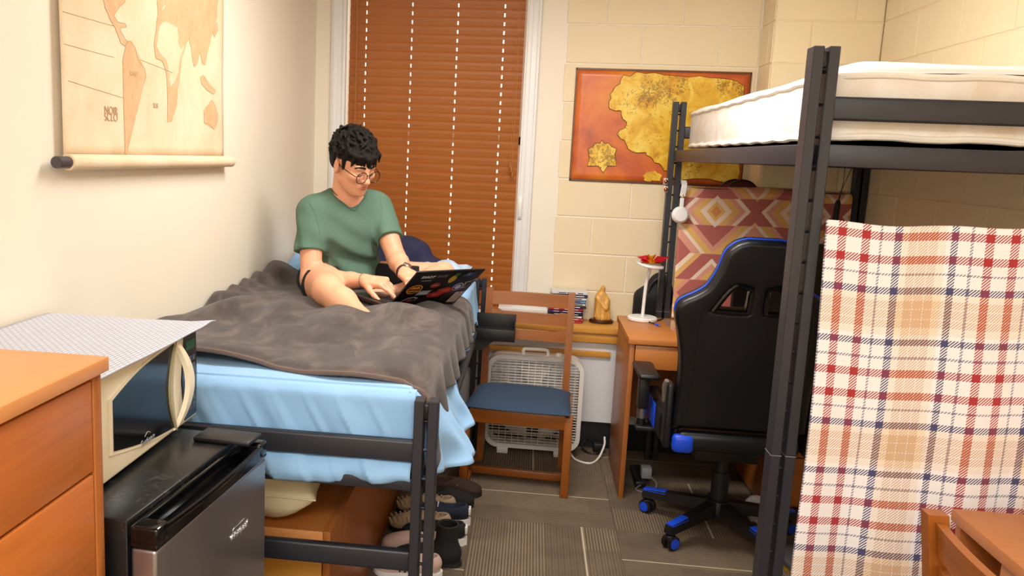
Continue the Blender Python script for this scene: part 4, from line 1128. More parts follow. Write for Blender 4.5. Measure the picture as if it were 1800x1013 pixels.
# ---- southwestern throw hung behind the desk
def tap_mat():
    t = NT('throw_print'); uv = t.coord('UV', scale=(.82/.385, .67/.42, 1), loc=(.04, .22, 0)); sp = t.node('ShaderNodeSeparateXYZ'); t.set(sp.inputs[0], uv)
    def tri(x): return t.math('ABSOLUTE', t.math('SUBTRACT', t.math('MULTIPLY', t.math('FRACT', x), 2), 1))
    w = t.noise(t.coord('UV', scale=(60, 60, 1)), 1, 2)
    dx = tri(sp.outputs[0]); dy = tri(sp.outputs[1])
    D = t.math('MULTIPLY', t.math('ADD', t.math('ADD', dx, dy), t.math('MULTIPLY', t.math('SUBTRACT', w, .5), .02)), .5)
    R, P_, C_, G, O = lin((182, 102, 98)), lin((230, 166, 144)), lin((248, 230, 210)), lin((236, 190, 112)), lin((222, 148, 88))
    a = t.ramp(D, [(0, O), (.07, G), (.11, C_), (.19, R), (.42, P_), (.50, G), (.60, C_), (.66, P_), (.78, R)], 'CONSTANT')
    b = t.ramp(D, [(0, O), (.07, G), (.12, C_), (.20, G), (.30, P_), (.37, C_), (.43, R), (.62, G), (.70, C_), (.78, R)], 'CONSTANT')
    band = t.math('GREATER_THAN', t.math('FRACT', t.math('MULTIPLY', sp.outputs[1], 1.5)), .52)
    col = t.mix(band, a, b)
    col = t.mix(t.math('MULTIPLY', t.noise(t.coord('UV', scale=(300, 300, 1)), 1, 2), .25), col, lin((190, 120, 100)))
    return t.out(col, .92)
def throw_f(u, v):
    x = lerp(.738, 1.556, u); z = lerp(1.447, .776, v)
    y = HBY[1][0]-.008-.006*math.sin(x*19)*v-.008*v*vnoise(x*6, v*2)
    if v < .04: y += .05*(1-v/.04)**2
    return (x, y+.0, z-.004*math.sin(u*9)*(1-v))
th = part('patterned_throw', MB().grid(throw_f, 60, 50, uv=True), tap_mat(), solid=.003)
tag(th, 'pink and gold geometric throw hung behind the desk under the loft bed', 'throw')

# ---- plaid blanket hung at the end of the loft bed
def plaid_mat():
    t = NT('plaid_fleece'); Pd = .352
    uv = t.coord('UV', scale=(.90/Pd, 1.32/Pd, 1)); sp = t.node('ShaderNodeSeparateXYZ'); t.set(sp.inputs[0], uv)
    Wt, Rd, Nv, Th, Tn, Tn2 = lin((250, 247, 249)), lin((172, 24, 38)), lin((60, 62, 110)), lin((120, 122, 150)), lin((244, 226, 204)), lin((216, 180, 144))
    def prof(x, off):
        f = t.math('FRACT', t.math('ADD', x, off))
        return t.ramp(f, [(0, Rd), (.058, Wt), (.165, Rd), (.223, Wt), (.292, Th), (.308, Wt), (.394, Nv), (.444, Tn), (.492, Tn2), (.548, Wt), (.554, Tn2), (.622, Wt), (.628, Tn2), (.684, Tn), (.742, Wt), (.772, Nv), (.820, Wt), (.902, Th), (.918, Wt)], 'CONSTANT')
    cu, cv = prof(sp.outputs[0], -.085), prof(sp.outputs[1], -.045)
    h = t.math('GREATER_THAN', t.math('FRACT', t.math('MULTIPLY', t.math('ADD', sp.outputs[0], sp.outputs[1]), 44)), .5)
    col = t.mix(h, cu, cv)
    n = t.noise(t.coord('UV', scale=(900, 1300, 1)), 1, 2, .7)
    col = t.mix(t.math('MULTIPLY', n, .10), col, lin((200, 180, 170)))
    t.bump(n, .35, .002); t.b.inputs['Sheen Weight'].default_value = .2
    return t.out(col, .95)
def plaid_f(u, v):
    x = lerp(.734, 1.622, u); z = lerp(1.432, .115, v)
    y = 2.262+.010*math.sin(x*15+v*2.2)*(.25+v)+.008*math.sin(x*33-v*3)*v+.012*(vnoise(x*4, v*4)-.5)
    x += .02*v+.010*v*math.sin(v*7); z -= .005*math.sin(x*8+.6)*(1-v)+.003*math.sin(x*23)*(1-v)
    return (min(x, XR-.006), y-.018*v-.03, z)
pb = part('plaid_blanket', MB().grid(plaid_f, 90, 120, uv=True), plaid_mat(), solid=.006)
tag(pb, 'red, navy and tan plaid fleece blanket hanging from the end of the loft bed', 'blanket')

# ================================================================== things on the desk and ledge
m_wplast = plain('white_plastic', (238, 236, 234), .35, var=.02)
lx, ly, lz = .583, 4.295, dz
la = thing('desk_lamp', 'white desk lamp with a slim bent neck on the desk', 'lamp', (lx, ly, lz))
part('base', MB().lathe([(.070, 0), (.074, .004), (.074, .014), (.068, .019), (.0, .020)], (lx, ly, lz), 36), m_wplast, la)
hd = onY(1143, 466, ly-.02)
neck = bez([(lx, ly, lz+.018), (lx+.002, ly, lz+.10), (lx+.006, ly, lz+.19), (lx+.016, ly, hd.z-.03), (hd.x-.004, ly-.01, hd.z-.004)], 8)
part('neck', MB().tube(neck, .0085, 12), m_wplast, la)
Mh = Matrix.Translation(hd) @ Matrix.Rotation(.13, 4, 'Y') @ Matrix.Rotation(.06, 4, 'X')
part('head', MB().lathe([(.055, -.010), (.066, -.006), (.068, 0), (.066, .005), (.0, .006)], (0, 0, 0), 32, Mh), m_wplast, la)
m_redf = plain('foil_red', (196, 16, 40), .22, .3, var=.2, vscale=60); m_goldf = plain('foil_gold', (222, 150, 30), .25, .7, var=.2, vscale=60)
ty = thing('winged_toy', 'faceted red and gold winged toy resting on top of the lamp head', 'toy', hd+Vector((0, 0, .008)))
def shard(c, d, L, w, h, mat, nm):
    L *= .92; w *= 1.6; h *= 1.7
    c = Vector(c); d = Vector(d).normalized(); s = d.cross(Vector((0, 0, 1))).normalized(); up = s.cross(d)
    vs = [c, c+d*L*.35+s*w, c+d*L*.35-s*w, c+d*L*.3+up*h, c+d*L*.3-up*h*.4, c+d*L]
    part(nm, MB().add(vs, [(0, 1, 3), (0, 3, 2), (0, 2, 4), (0, 4, 1), (5, 3, 1), (5, 2, 3), (5, 4, 2), (5, 1, 4)]), mat, ty, smooth=False)
b0 = hd+Vector((0, -.005, .022))
for (d, L, w, h, mt_, off) in (((-1, -.1, .25), .07, .022, .014, m_redf, (-.008, 0, 0)), ((-1, -.5, .1), .055, .018, .012, m_redf, (-.010, 0, -.004)), ((1, .1, .22), .095, .020, .012, m_redf, (.010, 0, 0)), ((1, -.4, .12), .07, .02, .013, m_redf, (.012, 0, -.003)),
        ((-.3, -.4, .6), .05, .012, .010, m_goldf, (0, 0, 0)), ((.45, -.3, .7), .05, .012, .010, m_goldf, (0, 0, 0)), ((0, -1, -.05), .055, .020, .012, m_goldf, (0, .01, -.006)), ((-1, -.2, -.15), .06, .016, .010, m_goldf, (0, 0, -.006)), ((1, -.2, -.12), .06, .016, .010, m_goldf, (0, 0, -.006))):
    shard(b0+Vector(off), d, L, w, h, mt_, 'wing' if mt_ is m_redf else 'body_facet')

uc = thing('usb_cable', 'black cable with a blue plug lying on the desk', 'cable', (.62, 4.2, dz))
c0, c1 = onZ(1138, 562, dz+.004), onZ(1152, 570, dz+.006)
part('cable', MB().tube(bez([onZ(1166, 560, dz+.004), onZ(1158, 563, dz+.004), onZ(1145, 564, dz+.004), c0, onZ(1133, 563, dz+.006), onZ(1140, 566, dz+.005), c1], 6), .0032, 8), m_blk, uc)
dd = (onZ(1163, 574, dz+.006)-c1).normalized()
part('plug', MB().tube([c1, c1+dd*.008, c1+dd*.03], [.004, .0075, .007], 10), m_bluel, uc); part('plug_tip', MB().tube([c1+dd*.03, c1+dd*.042], .0048, 8), plain('plug_metal', (206, 190, 150), .3, .9), uc)
tag(part('clear_sheet', MB().prism([tuple(onZ(x, y, dz)[:2]) for x, y in ((1162, 562), (1200, 566), (1206, 584), (1182, 583))], dz+.0006, dz+.0022, 'z'), plain('clear_plastic', (236, 190, 160), .08, Transmission_Weight=.6)), 'clear plastic sheet lying on the desk', 'sheet')
# monitor behind the gaming chair
mo_ = thing('monitor', 'black computer monitor on the desk behind the gaming chair', 'monitor', (1.24, 4.2, dz))
part('panel', MB().box(.985, 1.525, 4.20, 4.225, dz+.09, dz+.435, .006), m_blk, mo_)
part('screen', MB().box(.995, 1.515, 4.1985, 4.2005, dz+.10, dz+.425), m_blkg, mo_)
part('stand', MB().box(1.23, 1.28, 4.225, 4.245, dz+.01, dz+.25, .004).box(1.15, 1.36, 4.16, 4.32, dz, dz+.010, .003), m_blk, mo_)

# carved figurine
fgx, fgy = .408, 4.615
fg = thing('carved_figurine', 'carved honey-coloured wooden figurine with a dark base on the ledge', 'figurine', (fgx, fgy, LZ))
m_carve = wood('olive_wood', (218, 162, 78), 2, .42, .5, 2.2)
part('base', MB().lathe([(.060, 0), (.066, .006), (.066, .014), (.058, .021), (.0, .022)], (0, 0, 0), 32, Matrix.Translation((fgx, fgy, LZ)) @ Matrix.Diagonal((1, .72, 1, 1))), plain('walnut', (64, 30, 18), .3, var=.2), fg)
F = Field((fgx-.08, fgy-.06, LZ+.01), (fgx+.08, fgy+.06, LZ+.22), .003)
z0 = LZ+.018
F.cap((fgx+.002, fgy, z0+.02), (fgx-.004, fgy, z0+.13), .044, .022, .02); F.ell((fgx-.012, fgy, z0+.10), (.030, .026, .062), None, .02)
F.ell((fgx-.002, fgy-.002, z0+.170), (.0135, .0135, .018), None, .010); F.ell((fgx+.018, fgy-.010, z0+.085), (.022, .024, .045), None, .015)
F.ell((fgx+.020, fgy-.026, z0+.098), (.011, .010, .013), None, .006); F.cap((fgx-.03, fgy-.016, z0+.12), (fgx+.012, fgy-.036, z0+.07), .010, .009, .008)
F.cap((fgx+.028, fgy-.012, z0+.11), (fgx+.020, fgy-.036, z0+.065), .010, .009, .008); F.cap((fgx-.035, fgy-.022, z0+.02), (fgx-.02, fgy-.024, z0+.11), .008, .006, .008)
F.cap((fgx+.0, fgy-.036, z0+.01), (fgx+.006, fgy-.03, z0+.07), .009, .006, .008); F.cap((fgx+.038, fgy-.022, z0+.01), (fgx+.03, fgy-.02, z0+.08), .008, .006, .008)
F.ell((fgx+.012, fgy-.048, z0+.115), (.012, .02, .024), None, .006, sub=True); F.plane((0, 0, z0), (0, 0, -1))
solid('robed_figure', F, m_carve, fg)

# disc cases stacked on the ledge
cases = [((196, 40, 52), 'red'), ((206, 56, 62), 'bright red'), ((226, 222, 226), 'white'), ((40, 36, 44), 'black'), ((84, 66, 140), 'purple'), ((190, 34, 52), 'crimson'),
         ((44, 40, 60), 'dark navy'), ((214, 212, 214), 'pale grey'), ((112, 160, 214), 'light blue'), ((236, 232, 230), 'white'), ((52, 48, 106), 'indigo'), ((228, 226, 230), 'clear')]
order = ['lowest', 'second lowest', 'third lowest', 'fourth lowest', 'fifth lowest', 'sixth lowest', 'sixth highest', 'fifth highest', 'fourth highest', 'third highest', 'second highest', 'topmost']
z = LZ+.001
for i, (c, nm) in enumerate(cases):
    up = i >= 6; h_ = .0132 if not up else .0150
    x0, x1 = (.128, .318) if up else (.120, .305)
    x0 += (hashn(i)-.5)*.010; x1 += (hashn(i)-.5)*.010; y0, y1 = 4.555+(hashn(i, 2)-.5)*.008, 4.688
    e = thing('disc_case', f'{nm} disc case, {order[i]} in the stack on the ledge', 'case', ((x0+x1)/2, (y0+y1)/2, z), 0, 'disc cases stacked on the ledge')
    cm = plain('case_'+nm.replace(' ', '_')+str(i), c, .25, var=.05)
    part('shell', MB().box(x0, x1, y0, y1, z, z+h_-.0008, .0015, 1), plain('case_clear' if i == 11 else 'case_shell', (206, 206, 212) if i == 11 else (30, 30, 36), .2), e)
    part('spine_label', MB().box(x0+.002, x1-.002, y0-.0008, y0+.001, z+.0018, z+h_-.0026), cm, e)
    part('side_label', MB().box(x1-.001, x1+.0006, y0+.004, y1-.006, z+.0018, z+h_-.0026), cm, e)
    for q in range(3):
        a = x0+.02+q*.05+.02*hashn(i, q); part('spine_print', MB().box(a, a+.025+.02*hashn(q, i), y0-.0012, y0-.0006, z+.0045, z+h_-.0055), plain('print_light' if sum(c) < 400 else 'print_dark', (230, 228, 226) if sum(c) < 400 else (60, 50, 70), .4), e)
    z += h_
wx = thing('white_box', 'flat white box on the ledge behind the wooden chair', 'box', (-.03, 4.6, LZ))
part('tray', MB().box(-.150, .112, 4.56, 4.68, LZ+.001, LZ+.040, .003), m_wplast, wx); part('lid', MB().box(-.153, .115, 4.557, 4.683, LZ+.0405, LZ+.062, .004), m_wplast, wx)
F = Field((.44, 4.49, LZ), (.80, 4.69, 1.02), .008)
F.box((.655, 4.60, LZ+.10), (.085, .060, .105), None, .05, .03); F.ell((.70, 4.60, LZ+.17), (.075, .055, .125), None, .05); F.plane((0, 0, LZ+.001), (0, 0, -1))
bg_ = thing('black_bag', 'black fabric bag on the ledge behind the desk lamp', 'bag', (.62, 4.6, LZ))
solid('body', F, fabric('bag_black', (24, 24, 26), .8, 600), bg_); part('strap', MB().tube(bez([(.63, 4.55, LZ+.17), (.66, 4.545, LZ+.25), (.72, 4.545, LZ+.28), (.75, 4.55, LZ+.22)], 6), .007, 8), m_blk, bg_)

# ---- white headphones hung over the rail behind the desk
hp = thing('headphones', 'white headphones hanging from the rail beside the throw', 'headphones', (.757, 4.39, 1.30))
hx_, hy_ = .757, 4.352
cup = onY(1196, 378, hy_)
Mc = Matrix.Translation((cup.x, hy_, cup.z)) @ Matrix.Rotation(PI/2, 4, 'X')
ec = part('ear_cup', MB().lathe([(.0, .022), (.030, .021), (.040, .012), (.043, 0), (.043, -.008), (.034, -.012), (.0, -.012)], (0, 0, 0), 28, Mc), m_wplast, hp)
part('cup_ring', MB().torus((cup.x, hy_-.019, cup.z), .029, .0015, 'y'), plain('ring_grey', (206, 204, 206), .3), ec)
part('slider', MB().box(cup.x-.008, cup.x+.012, hy_-.006, hy_+.006, cup.z+.038, cup.z+.085, .004), m_wplast, hp)
part('slider_pin', MB().box(cup.x-.004, cup.x+.008, hy_-.005, hy_+.005, cup.z+.082, cup.z+.104, .002), plain('pin_cream', (214, 200, 160), .3, .5), hp)
band = bez([(cup.x+.002, hy_, cup.z+.095), (cup.x+.006, hy_-.001, cup.z+.14), (cup.x+.008, hy_+.012, 1.456), (cup.x+.009, hy_+.048, 1.470), (cup.x+.009, hy_+.086, 1.455), (cup.x+.008, hy_+.098, cup.z+.14), (cup.x+.004, hy_+.098, cup.z+.05)], 8)
m = MB()
for a, b in zip(band[:-1], band[1:]):
    d = (b-a).normalized(); x = Vector((1, 0, 0)); n_ = d.cross(x).normalized()
    vs = [p+x*sx_*.013+n_*sn*.004 for p in (a-d*.001, b+d*.001) for sx_, sn in ((-1, -1), (1, -1), (1, 1), (-1, 1))]
    m.add(vs, [(0, 1, 2, 3), (7, 6, 5, 4), (0, 4, 5, 1), (1, 5, 6, 2), (2, 6, 7, 3), (3, 7, 4, 0)])
part('headband', m, m_wplast, hp)
part('ear_cup', MB().lathe([(.0, .022), (.030, .021), (.040, .012), (.043, 0), (.043, -.008), (.0, -.012)], (0, 0, 0), 24, Matrix.Translation((cup.x, hy_+.10, cup.z)) @ Matrix.Rotation(-PI/2, 4, 'X')), m_wplast, hp)

for py, hn in ((319, 'upper'), (333, 'lower')):
    hk = thing('sticky_hook', f'copper-topped clear hook, {hn} of two stuck on the loft bed post', 'hook', onY(1170, py, HBY[1][0]-.002), 0, 'sticky hooks on the loft bed post')
    q = onY(1170, py, HBY[1][0]-.002)
    k = part('hook_plate', MB().box(q.x-.011, q.x+.011, HBY[1][0]-.006, HBY[1][0]-.0005, q.z-.016, q.z+.016, .002), plain('hook_clear', (196, 184, 176), .15), hk)
    part('hook_knob', MB().ell((q.x, HBY[1][0]-.012, q.z), (.010, .009, .010), 12, 8), plain('copper', (186, 104, 50), .2, .9), k)
def cap_(label, x, c, y, r, mt_):
    e = thing('baseball_cap', label, 'cap', (x, y, 1.44))
    def dome(u, v):
        a = u*2*PI; b = v*PI/2; return (x+r*math.cos(a)*math.cos(b), y+.018*math.sin(a)*math.cos(b), 1.41+.075*math.sin(b))
    part('crown', MB().grid(dome, 28, 8), mt_, e, solid=.002); part('band', MB().tube([(x+r*1.01*math.cos(a), y-.020*abs(math.sin(a)), 1.41+.076*math.sin(a)) for a in [PI*i/16 for i in range(17)]], .0045, 6), m_blk, e)
    part('button', MB().ell((x, y, 1.487), (.006, .006, .004), 10, 6), m_blk, e)
cap_('dark red cap with black edging hung over the throw rail', onY(1304, 330, 4.46).x, None, 4.462, .080, plain('cap_maroon', (84, 24, 30), .8))
cap_('red and black cap tucked behind the darker cap', onY(1291, 330, 4.50).x, None, 4.505, .080, plain('cap_red', (122, 30, 36), .8))
ux = onY(1474, 380, 4.25).x; ut = 1.56
um = thing('folding_umbrella', 'black folded umbrella hanging by its cord under the loft bed', 'umbrella', (ux, 4.25, 1.30))
part('cord', MB().tube(bez([(ux+.004, 4.25, 1.565), (ux+.004, 4.25, 1.50), (ux, 4.25, 1.46)], 4), .0016, 5).tube(bez([(ux+.034, 4.25, 1.565), (ux+.016, 4.25, 1.51), (ux, 4.25, 1.46)], 4), .0016, 5).tube([(ux, 4.25, 1.46), (ux-.008, 4.25, 1.41)], .004, 6), m_blk, um)
part('canopy_roll', MB().tube([(ux-.008, 4.25, 1.415), (ux-.010, 4.25, 1.40), (ux-.018, 4.25, 1.22), (ux-.02, 4.25, 1.20)], [.006, .013, .016, .008], 12), fabric('umbrella_black', (18, 18, 20), .7), um)

# ---- odds and ends on the floor under the loft bed
F = Field((.98, 3.58, 0), (1.22, 3.82, .16), .006); F.ell((1.09, 3.70, .05), (.075, .07, .05), None, .02); F.ell((1.13, 3.68, .085), (.03, .035, .035), None, .03); F.ell((1.06, 3.73, .08), (.035, .03, .03), None, .03)
F.disp(lambda X, Y, Z: .010*np.sin(X*110+Z*60)*np.sin(Y*95)*np.sin(Z*80+1)); F.plane((0, 0, .001), (0, 0, -1))
tag(solid('plastic_bag', F, plain('bag_white', (226, 222, 224), .5)), 'crumpled white plastic bag on the floor beside the gaming chair', 'bag')
tag(part('folder', MB().box(-.10, .10, -.13, .13, 0, .025, .002, 2, Matrix.Translation((1.13, 3.33, .001)) @ Matrix.Rotation(.4, 4, 'Z')), plain('folder_gold', (176, 142, 40), .5)), 'gold coloured folder on the floor under the loft bed', 'folder')
nb = tag(part('notebook', MB().box(-.105, .105, -.14, .14, 0, .02, .002, 2, Matrix.Translation((1.14, 3.32, .0265)) @ Matrix.Rotation(.25, 4, 'Z')), plain('notebook_grey', (70, 68, 70), .6)), 'dark grey notebook lying on the gold folder', 'notebook')
psx = thing('power_strip', 'dark power strip with grey leads under the desk', 'power strip', (.60, 4.1, 0))
part('strip', MB().box(.57, .62, 3.98, 4.22, .001, .035, .006), m_blk, psx); part('adapter', MB().box(.60, .65, 4.02, 4.08, .036, .09, .006), plain('adapter_grey', (150, 150, 152), .5), psx)
part('lead', MB().tube(bez([(.63, 4.03, .06), (.67, 3.98, .03), (.63, 3.93, .006), (.57, 3.95, .006), (.60, 3.99, .02)], 6), .004, 6), plain('lead_grey', (120, 120, 122), .5), psx)

# ================================================================== under the low bed: pillow and shoes
pillow('cream_pillow', 'cream pillow lying on the low chest under the bed', (-.785, 2.415, .550), (.195, .165, .088), (-.06, .03, .10), fabric('cream_cotton', (244, 226, 186), .85, 900, .05), 11)
m_rub = plain('rubber_dark', (34, 30, 28), .7)
def shoe(name, label, c, head, L, up, sole, style, group='shoes under the low bed', lining=(40, 32, 28)):
    e = thing(name, label, 'shoe', (*c, 0), head, group)
    def outline(k, n=18):
        pts = []
        for s in (1, -1):
            rng = range(n+1) if s > 0 else range(n, -1, -1)
            for i in rng:
                t = i/n; x = (t-.5)*L; w = (.030+.016*sstep(.35, .75, t))*min(1, (t/.10+.05))**.5*min(1, ((1-t)/.16+.02))**.5
                pts.append((x, s*w*k))
        return pts
    part('sole', MB().prism(outline(1.06), .0, .020 if style != 'sneaker' else .030, 'z'), sole, e, world=False)
    z0 = .018 if style != 'sneaker' else .028
    F = Field((-L*.56, -.07, 0), (L*.56, .07, .26), .0045)
    F.ell((-.30*L, 0, z0+.030), (.19*L, .036, .045), None, .02); F.ell((0, 0, z0+.022), (.30*L, .041, .040), None, .03); F.ell((.27*L, 0, z0+.010), (.225*L, .046, .034), None, .03)
    if style == 'boot': F.cap((-.26*L, 0, z0+.04), (-.28*L, 0, z0+.145), .042, .043, .03)
    if style == 'boot': F.cap((-.28*L, 0, z0+.08), (-.28*L, 0, z0+.22), .033, .036, .004, sub=True); F.plane((0, 0, z0+.15), (0, 0, 1))
    else: F.ell((-.21*L, 0, z0+.070), (.205*L, .030, .052), None, .006, sub=True)
    F.plane((0, 0, z0-.004), (0, 0, -1))
    u = solid('upper', F, up, e, world=False)
    part('insole', MB().prism([(x*.62-.14*L, y*.62) for x, y in outline(1)], z0+.008, z0+.016, 'z'), plain('lining%d_%d_%d' % lining, lining, .9), e, world=False)
    if style == 'slipper':
        part('stitching', MB().tube([(.05*L+.30*L*math.cos(a), .036*math.sin(a), z0+.040-.012*math.cos(a)) for a in [(-1.5+3.0*i/16) for i in range(17)]], .0018, 5), plain('stitch_tan', (190, 120, 80), .8), u, world=False)
    if style == 'sneaker':
        for i in range(4): part('lace', MB().tube([(.02*L+i*.05*L, -.026, z0+.052-.006*i), (.02*L+i*.05*L, 0, z0+.063-.006*i), (.02*L+i*.05*L, .026, z0+.052-.006*i)], .0028, 6), m_wplast, u, world=False)
        part('heel_patch', MB().box(-.50*L, -.46*L, -.018, .018, z0+.02, z0+.05, .003), m_wplast, u, world=False)
    if style == 'striped':
        for i in range(5):
            x = (-.02+i*.075)*L; part('dark_strap', MB().tube(bez([(x-.008, -.042, z0+.006), (x, -.030, z0+.048-.005*i), (x+.004, 0, z0+.062-.007*i), (x, .030, z0+.048-.005*i), (x-.008, .042, z0+.006)], 4), .0040, 6), m_blkc, u, world=False)
    if style == 'woven':
        for i in range(13):
            x = (-.45+i*.072)*L; w_ = .040*math.sqrt(max(.05, 1-(abs(x)/(.52*L))**2)); hgt = .058 if x < -.02*L else lerp(.058, .036, (x+.02*L)/(.5*L))
            for s in (-1, 1):
                part('woven_strap', MB().tube(bez([(x, s*w_*1.05, z0+.004), (x+.010, s*w_*1.08, z0+hgt*.5), (x+.02, s*w_*.82, z0+hgt*.95)], 3), .0042, 6), up, u, world=False)
    return e
m_suede = fabric('suede_brown', (58, 38, 30), .9, 400, .2); m_fuzz = fabric('felt_black', (30, 28, 28), .95, 500, .2)
m_navyc = fabric('navy_canvas', (32, 38, 58), .85, 600, .12); m_weave = fabric('woven_tan', (178, 152, 124), .85, 300, .3); m_blkc = fabric('black_canvas', (24, 24, 26), .85, 500)
m_pink = fabric('pale_pink_canvas', (206, 176, 164), .85, 500)
def at(px, py): q = onZ(px, py, 0); return (q.x, q.y)
sx0, sy0 = at(800, 874)
shoe('slipper', 'brown suede slipper with tan stitching, toe by the wooden chair', at(795, 868), .05, .275, m_suede, m_rub, 'slipper')
shoe('slipper', 'black felt slipper on the carpet beside the brown suede slipper', (-.315, 3.60), .05, .265, m_fuzz, m_rub, 'slipper')
shoe('sneaker', 'navy and white sneaker on the carpet behind the bed post', (-.320, 3.412), PI+.02, .27, m_navyc, m_wplast, 'sneaker', lining=(196, 168, 128))
shoe('sneaker', 'black sneaker with tan lining beside the navy sneaker', (-.320, 3.228), PI+.02, .27, m_blkc, m_wplast, 'sneaker', lining=(206, 178, 132))
shoe('ankle_boot', 'black ankle boot with tan lining behind the front bed post', (-.325, 3.04), PI+.03, .27, m_blkc, m_rub, 'boot', lining=(206, 178, 132))
shoe('woven_shoe', 'tan woven shoe next to the black felt slipper', (-.385, 3.497), PI+.05, .265, m_weave, m_rub, 'woven')
shoe('woven_shoe', 'tan woven shoe lying nearest the low chest', (-.388, 3.320), PI+.02, .265, m_weave, m_rub, 'woven')
shoe('canvas_shoe', 'pale pink sandal shoe with dark straps beside the tan woven shoe', (-.388, 3.132), PI+.02, .26, m_pink, m_wplast, 'striped')
shoe('canvas_shoe', 'pale pink sandal shoe with dark straps beside the black ankle boot', (-.385, 2.945), PI+.04, .26, m_pink, m_wplast, 'striped')
# ================================================================== laptop on the bed
LH = Vector((-.533, 3.166, .958)); yw, rl, lean, tiltb = .839, -.03, .799, .06
hx3 = Vector((math.cos(yw)*math.cos(rl), math.sin(yw)*math.cos(rl), math.sin(rl)))
d0 = Vector((math.sin(yw), -math.cos(yw), 0)); n3 = hx3.cross(d0).normalized(); n3 = n3 if n3.z > 0 else -n3
d3 = n3.cross(hx3); d3 = d3 if d3.dot(d0) > 0 else -d3
u3 = d3*math.sin(lean)+n3*math.cos(lean); b3 = -d3*math.cos(tiltb)+n3*math.sin(tiltb); nb3 = hx3.cross(b3); nb3 = nb3 if nb3.z > 0 else -nb3
LW, LHh, LB = .351, .239, .236
lp = thing('laptop', 'open black laptop with a sticker-covered lid on the bed', 'laptop', LH)
Mb3 = frame(LH, hx3, b3); ML = frame(LH, hx3, u3)
zs_ = 1 if (Mb3.to_3x3() @ Vector((0, 0, 1))).dot(nb3) > 0 else -1
m_lapb = plain('laptop_base', (64, 54, 54), .35, .3); m_lid = plain('laptop_lid', (20, 20, 23), .3, .2)
part('base', MB().box(0, LW, 0, LB, 0 if zs_ > 0 else -.016, .016 if zs_ > 0 else 0, .003, 2, Mb3), m_lapb, lp)
zk = .016*zs_
part('touchpad', MB().box(LW*.36, LW*.64, LB*.68, LB*.95, zk, zk+.0006*zs_, 0, 1, Mb3), plain('touchpad', (82, 70, 68), .3), lp)
kb = MB()
for r in range(5):
    for c in range(15):
        x = .022+c*.0207; y = .026+r*.0235; kb.box(x, x+.0165, y, y+.0185, zk, zk+.0022*zs_, .001, 1, Mb3)
part('keyboard_tray', MB().box(.016, LW-.016, .020, .148, zk-.001*zs_, zk+.0004*zs_, 0, 1, Mb3), m_blk, lp)
tag(part('keys', kb, plain('keys_black', (26, 24, 26), .5), lp), kind='stuff')
ld = part('lid', MB().box(0, LW, .004, LHh, -.008, .0, .0025, 2, ML), m_lid, lp)
part('screen', MB().box(.008, LW-.008, .014, LHh-.010, -.0092, -.0078, 0, 1, ML), emit('screen_glow', (150, 170, 190), .5), ld)
part('hinge', MB().cyl(LH+hx3*.05, LH+hx3*.11, .006, 10).cyl(LH+hx3*(LW-.11), LH+hx3*(LW-.05), .006, 10), m_blk, lp)
def stk(nm, a, b, pts, col, z=.0006, rough=.35):
    return poly_on(nm, [(LW*a+p[0], LHh*b+p[1]) for p in pts], ML, plain('sticker_%d_%d_%d' % col, col, rough, var=.05), ld, .0006, z)
def oval(rx, ry, n=22, wob=0): return [((rx+wob*math.sin(5*t))*math.cos(t), (ry+wob*math.sin(5*t))*math.sin(t)) for t in [2*PI*i/n for i in range(n)]]
def rect(w, h, sk=0): return [(-w-sk, -h), (w-sk, -h), (w+sk, h), (-w+sk, h)]
m_swh = plain('sticker_white', (230, 228, 228), .4)
LM = lambda a, b, z=.0016: ML @ Matrix.Translation((LW*a, LHh*b, z))
text('sticker_lettering', 'SHADY', .019, m_swh, LM(.20, .865), ld, .0002, .25, spacing=1.1, bold=.0004); text('sticker_lettering', 'RAYS', .019, plain('sticker_grey', (120, 120, 124), .4), LM(.405, .872), ld, .0002, .25, spacing=1.1)
text('sticker_lettering', 'Ambassador', .010, plain('sticker_mid', (150, 148, 150), .4), LM(.22, .77), ld, .0002, .3)
stk('sticker', .155, .54, oval(.037, .030), (206, 140, 50)); stk('sticker_print', .155, .54, oval(.031, .025), (96, 60, 30), .0010); stk('sticker_print', .155, .575, [(-.024, -.004), (-.01, .010), (0, .002), (.012, .012), (.024, -.004)], (226, 160, 60), .0014); stk('sticker_print', .155, .50, rect(.024, .0025), (226, 160, 60), .0014)
stk('sticker', .416, .63, oval(.024, .017), (150, 54, 52)); stk('sticker_print', .416, .63, rect(.013, .004), (206, 120, 100), .0010)
pa = stk('sticker', .60, .78, oval(.017, .024), (222, 176, 50))
for k in range(5): stk('sticker_leaf', .615, .90, [(-.004, -.012), (.004, -.012), (.016*math.sin(-1+.5*k)*1.2, .020-.004*abs(k-2))], (70, 150, 60), .0012)
for k in range(3): stk('sticker_print', .60, .73+.05*k, rect(.012, .0008, .004), (150, 104, 24), .0011)
stk('sticker', .795, .885, [(-.034, -.010), (-.004, .020), (.010, .012), (.030, .016), (.036, -.010)], (44, 66, 110)); stk('sticker_print', .795, .895, [(-.012, -.006), (0, .010), (.012, -.006)], (120, 140, 176), .0010)
stk('sticker', .79, .55, oval(.026, .026), (206, 206, 216)); stk('sticker_print', .79, .55, oval(.022, .022), (60, 66, 140), .0010); stk('sticker_print', .79, .55, [(.016*math.cos(t)*(1 if i % 2 else .45), .016*math.sin(t)*(1 if i % 2 else .45)) for i, t in enumerate([2*PI*i/12 for i in range(12)])], (226, 226, 236), .0014)
stk('sticker', .53, .36, oval(.042, .020, 26, .002), (166, 34, 44)); stk('sticker', .635, .47, oval(.040, .019, 26, .002), (186, 56, 44), .0009)
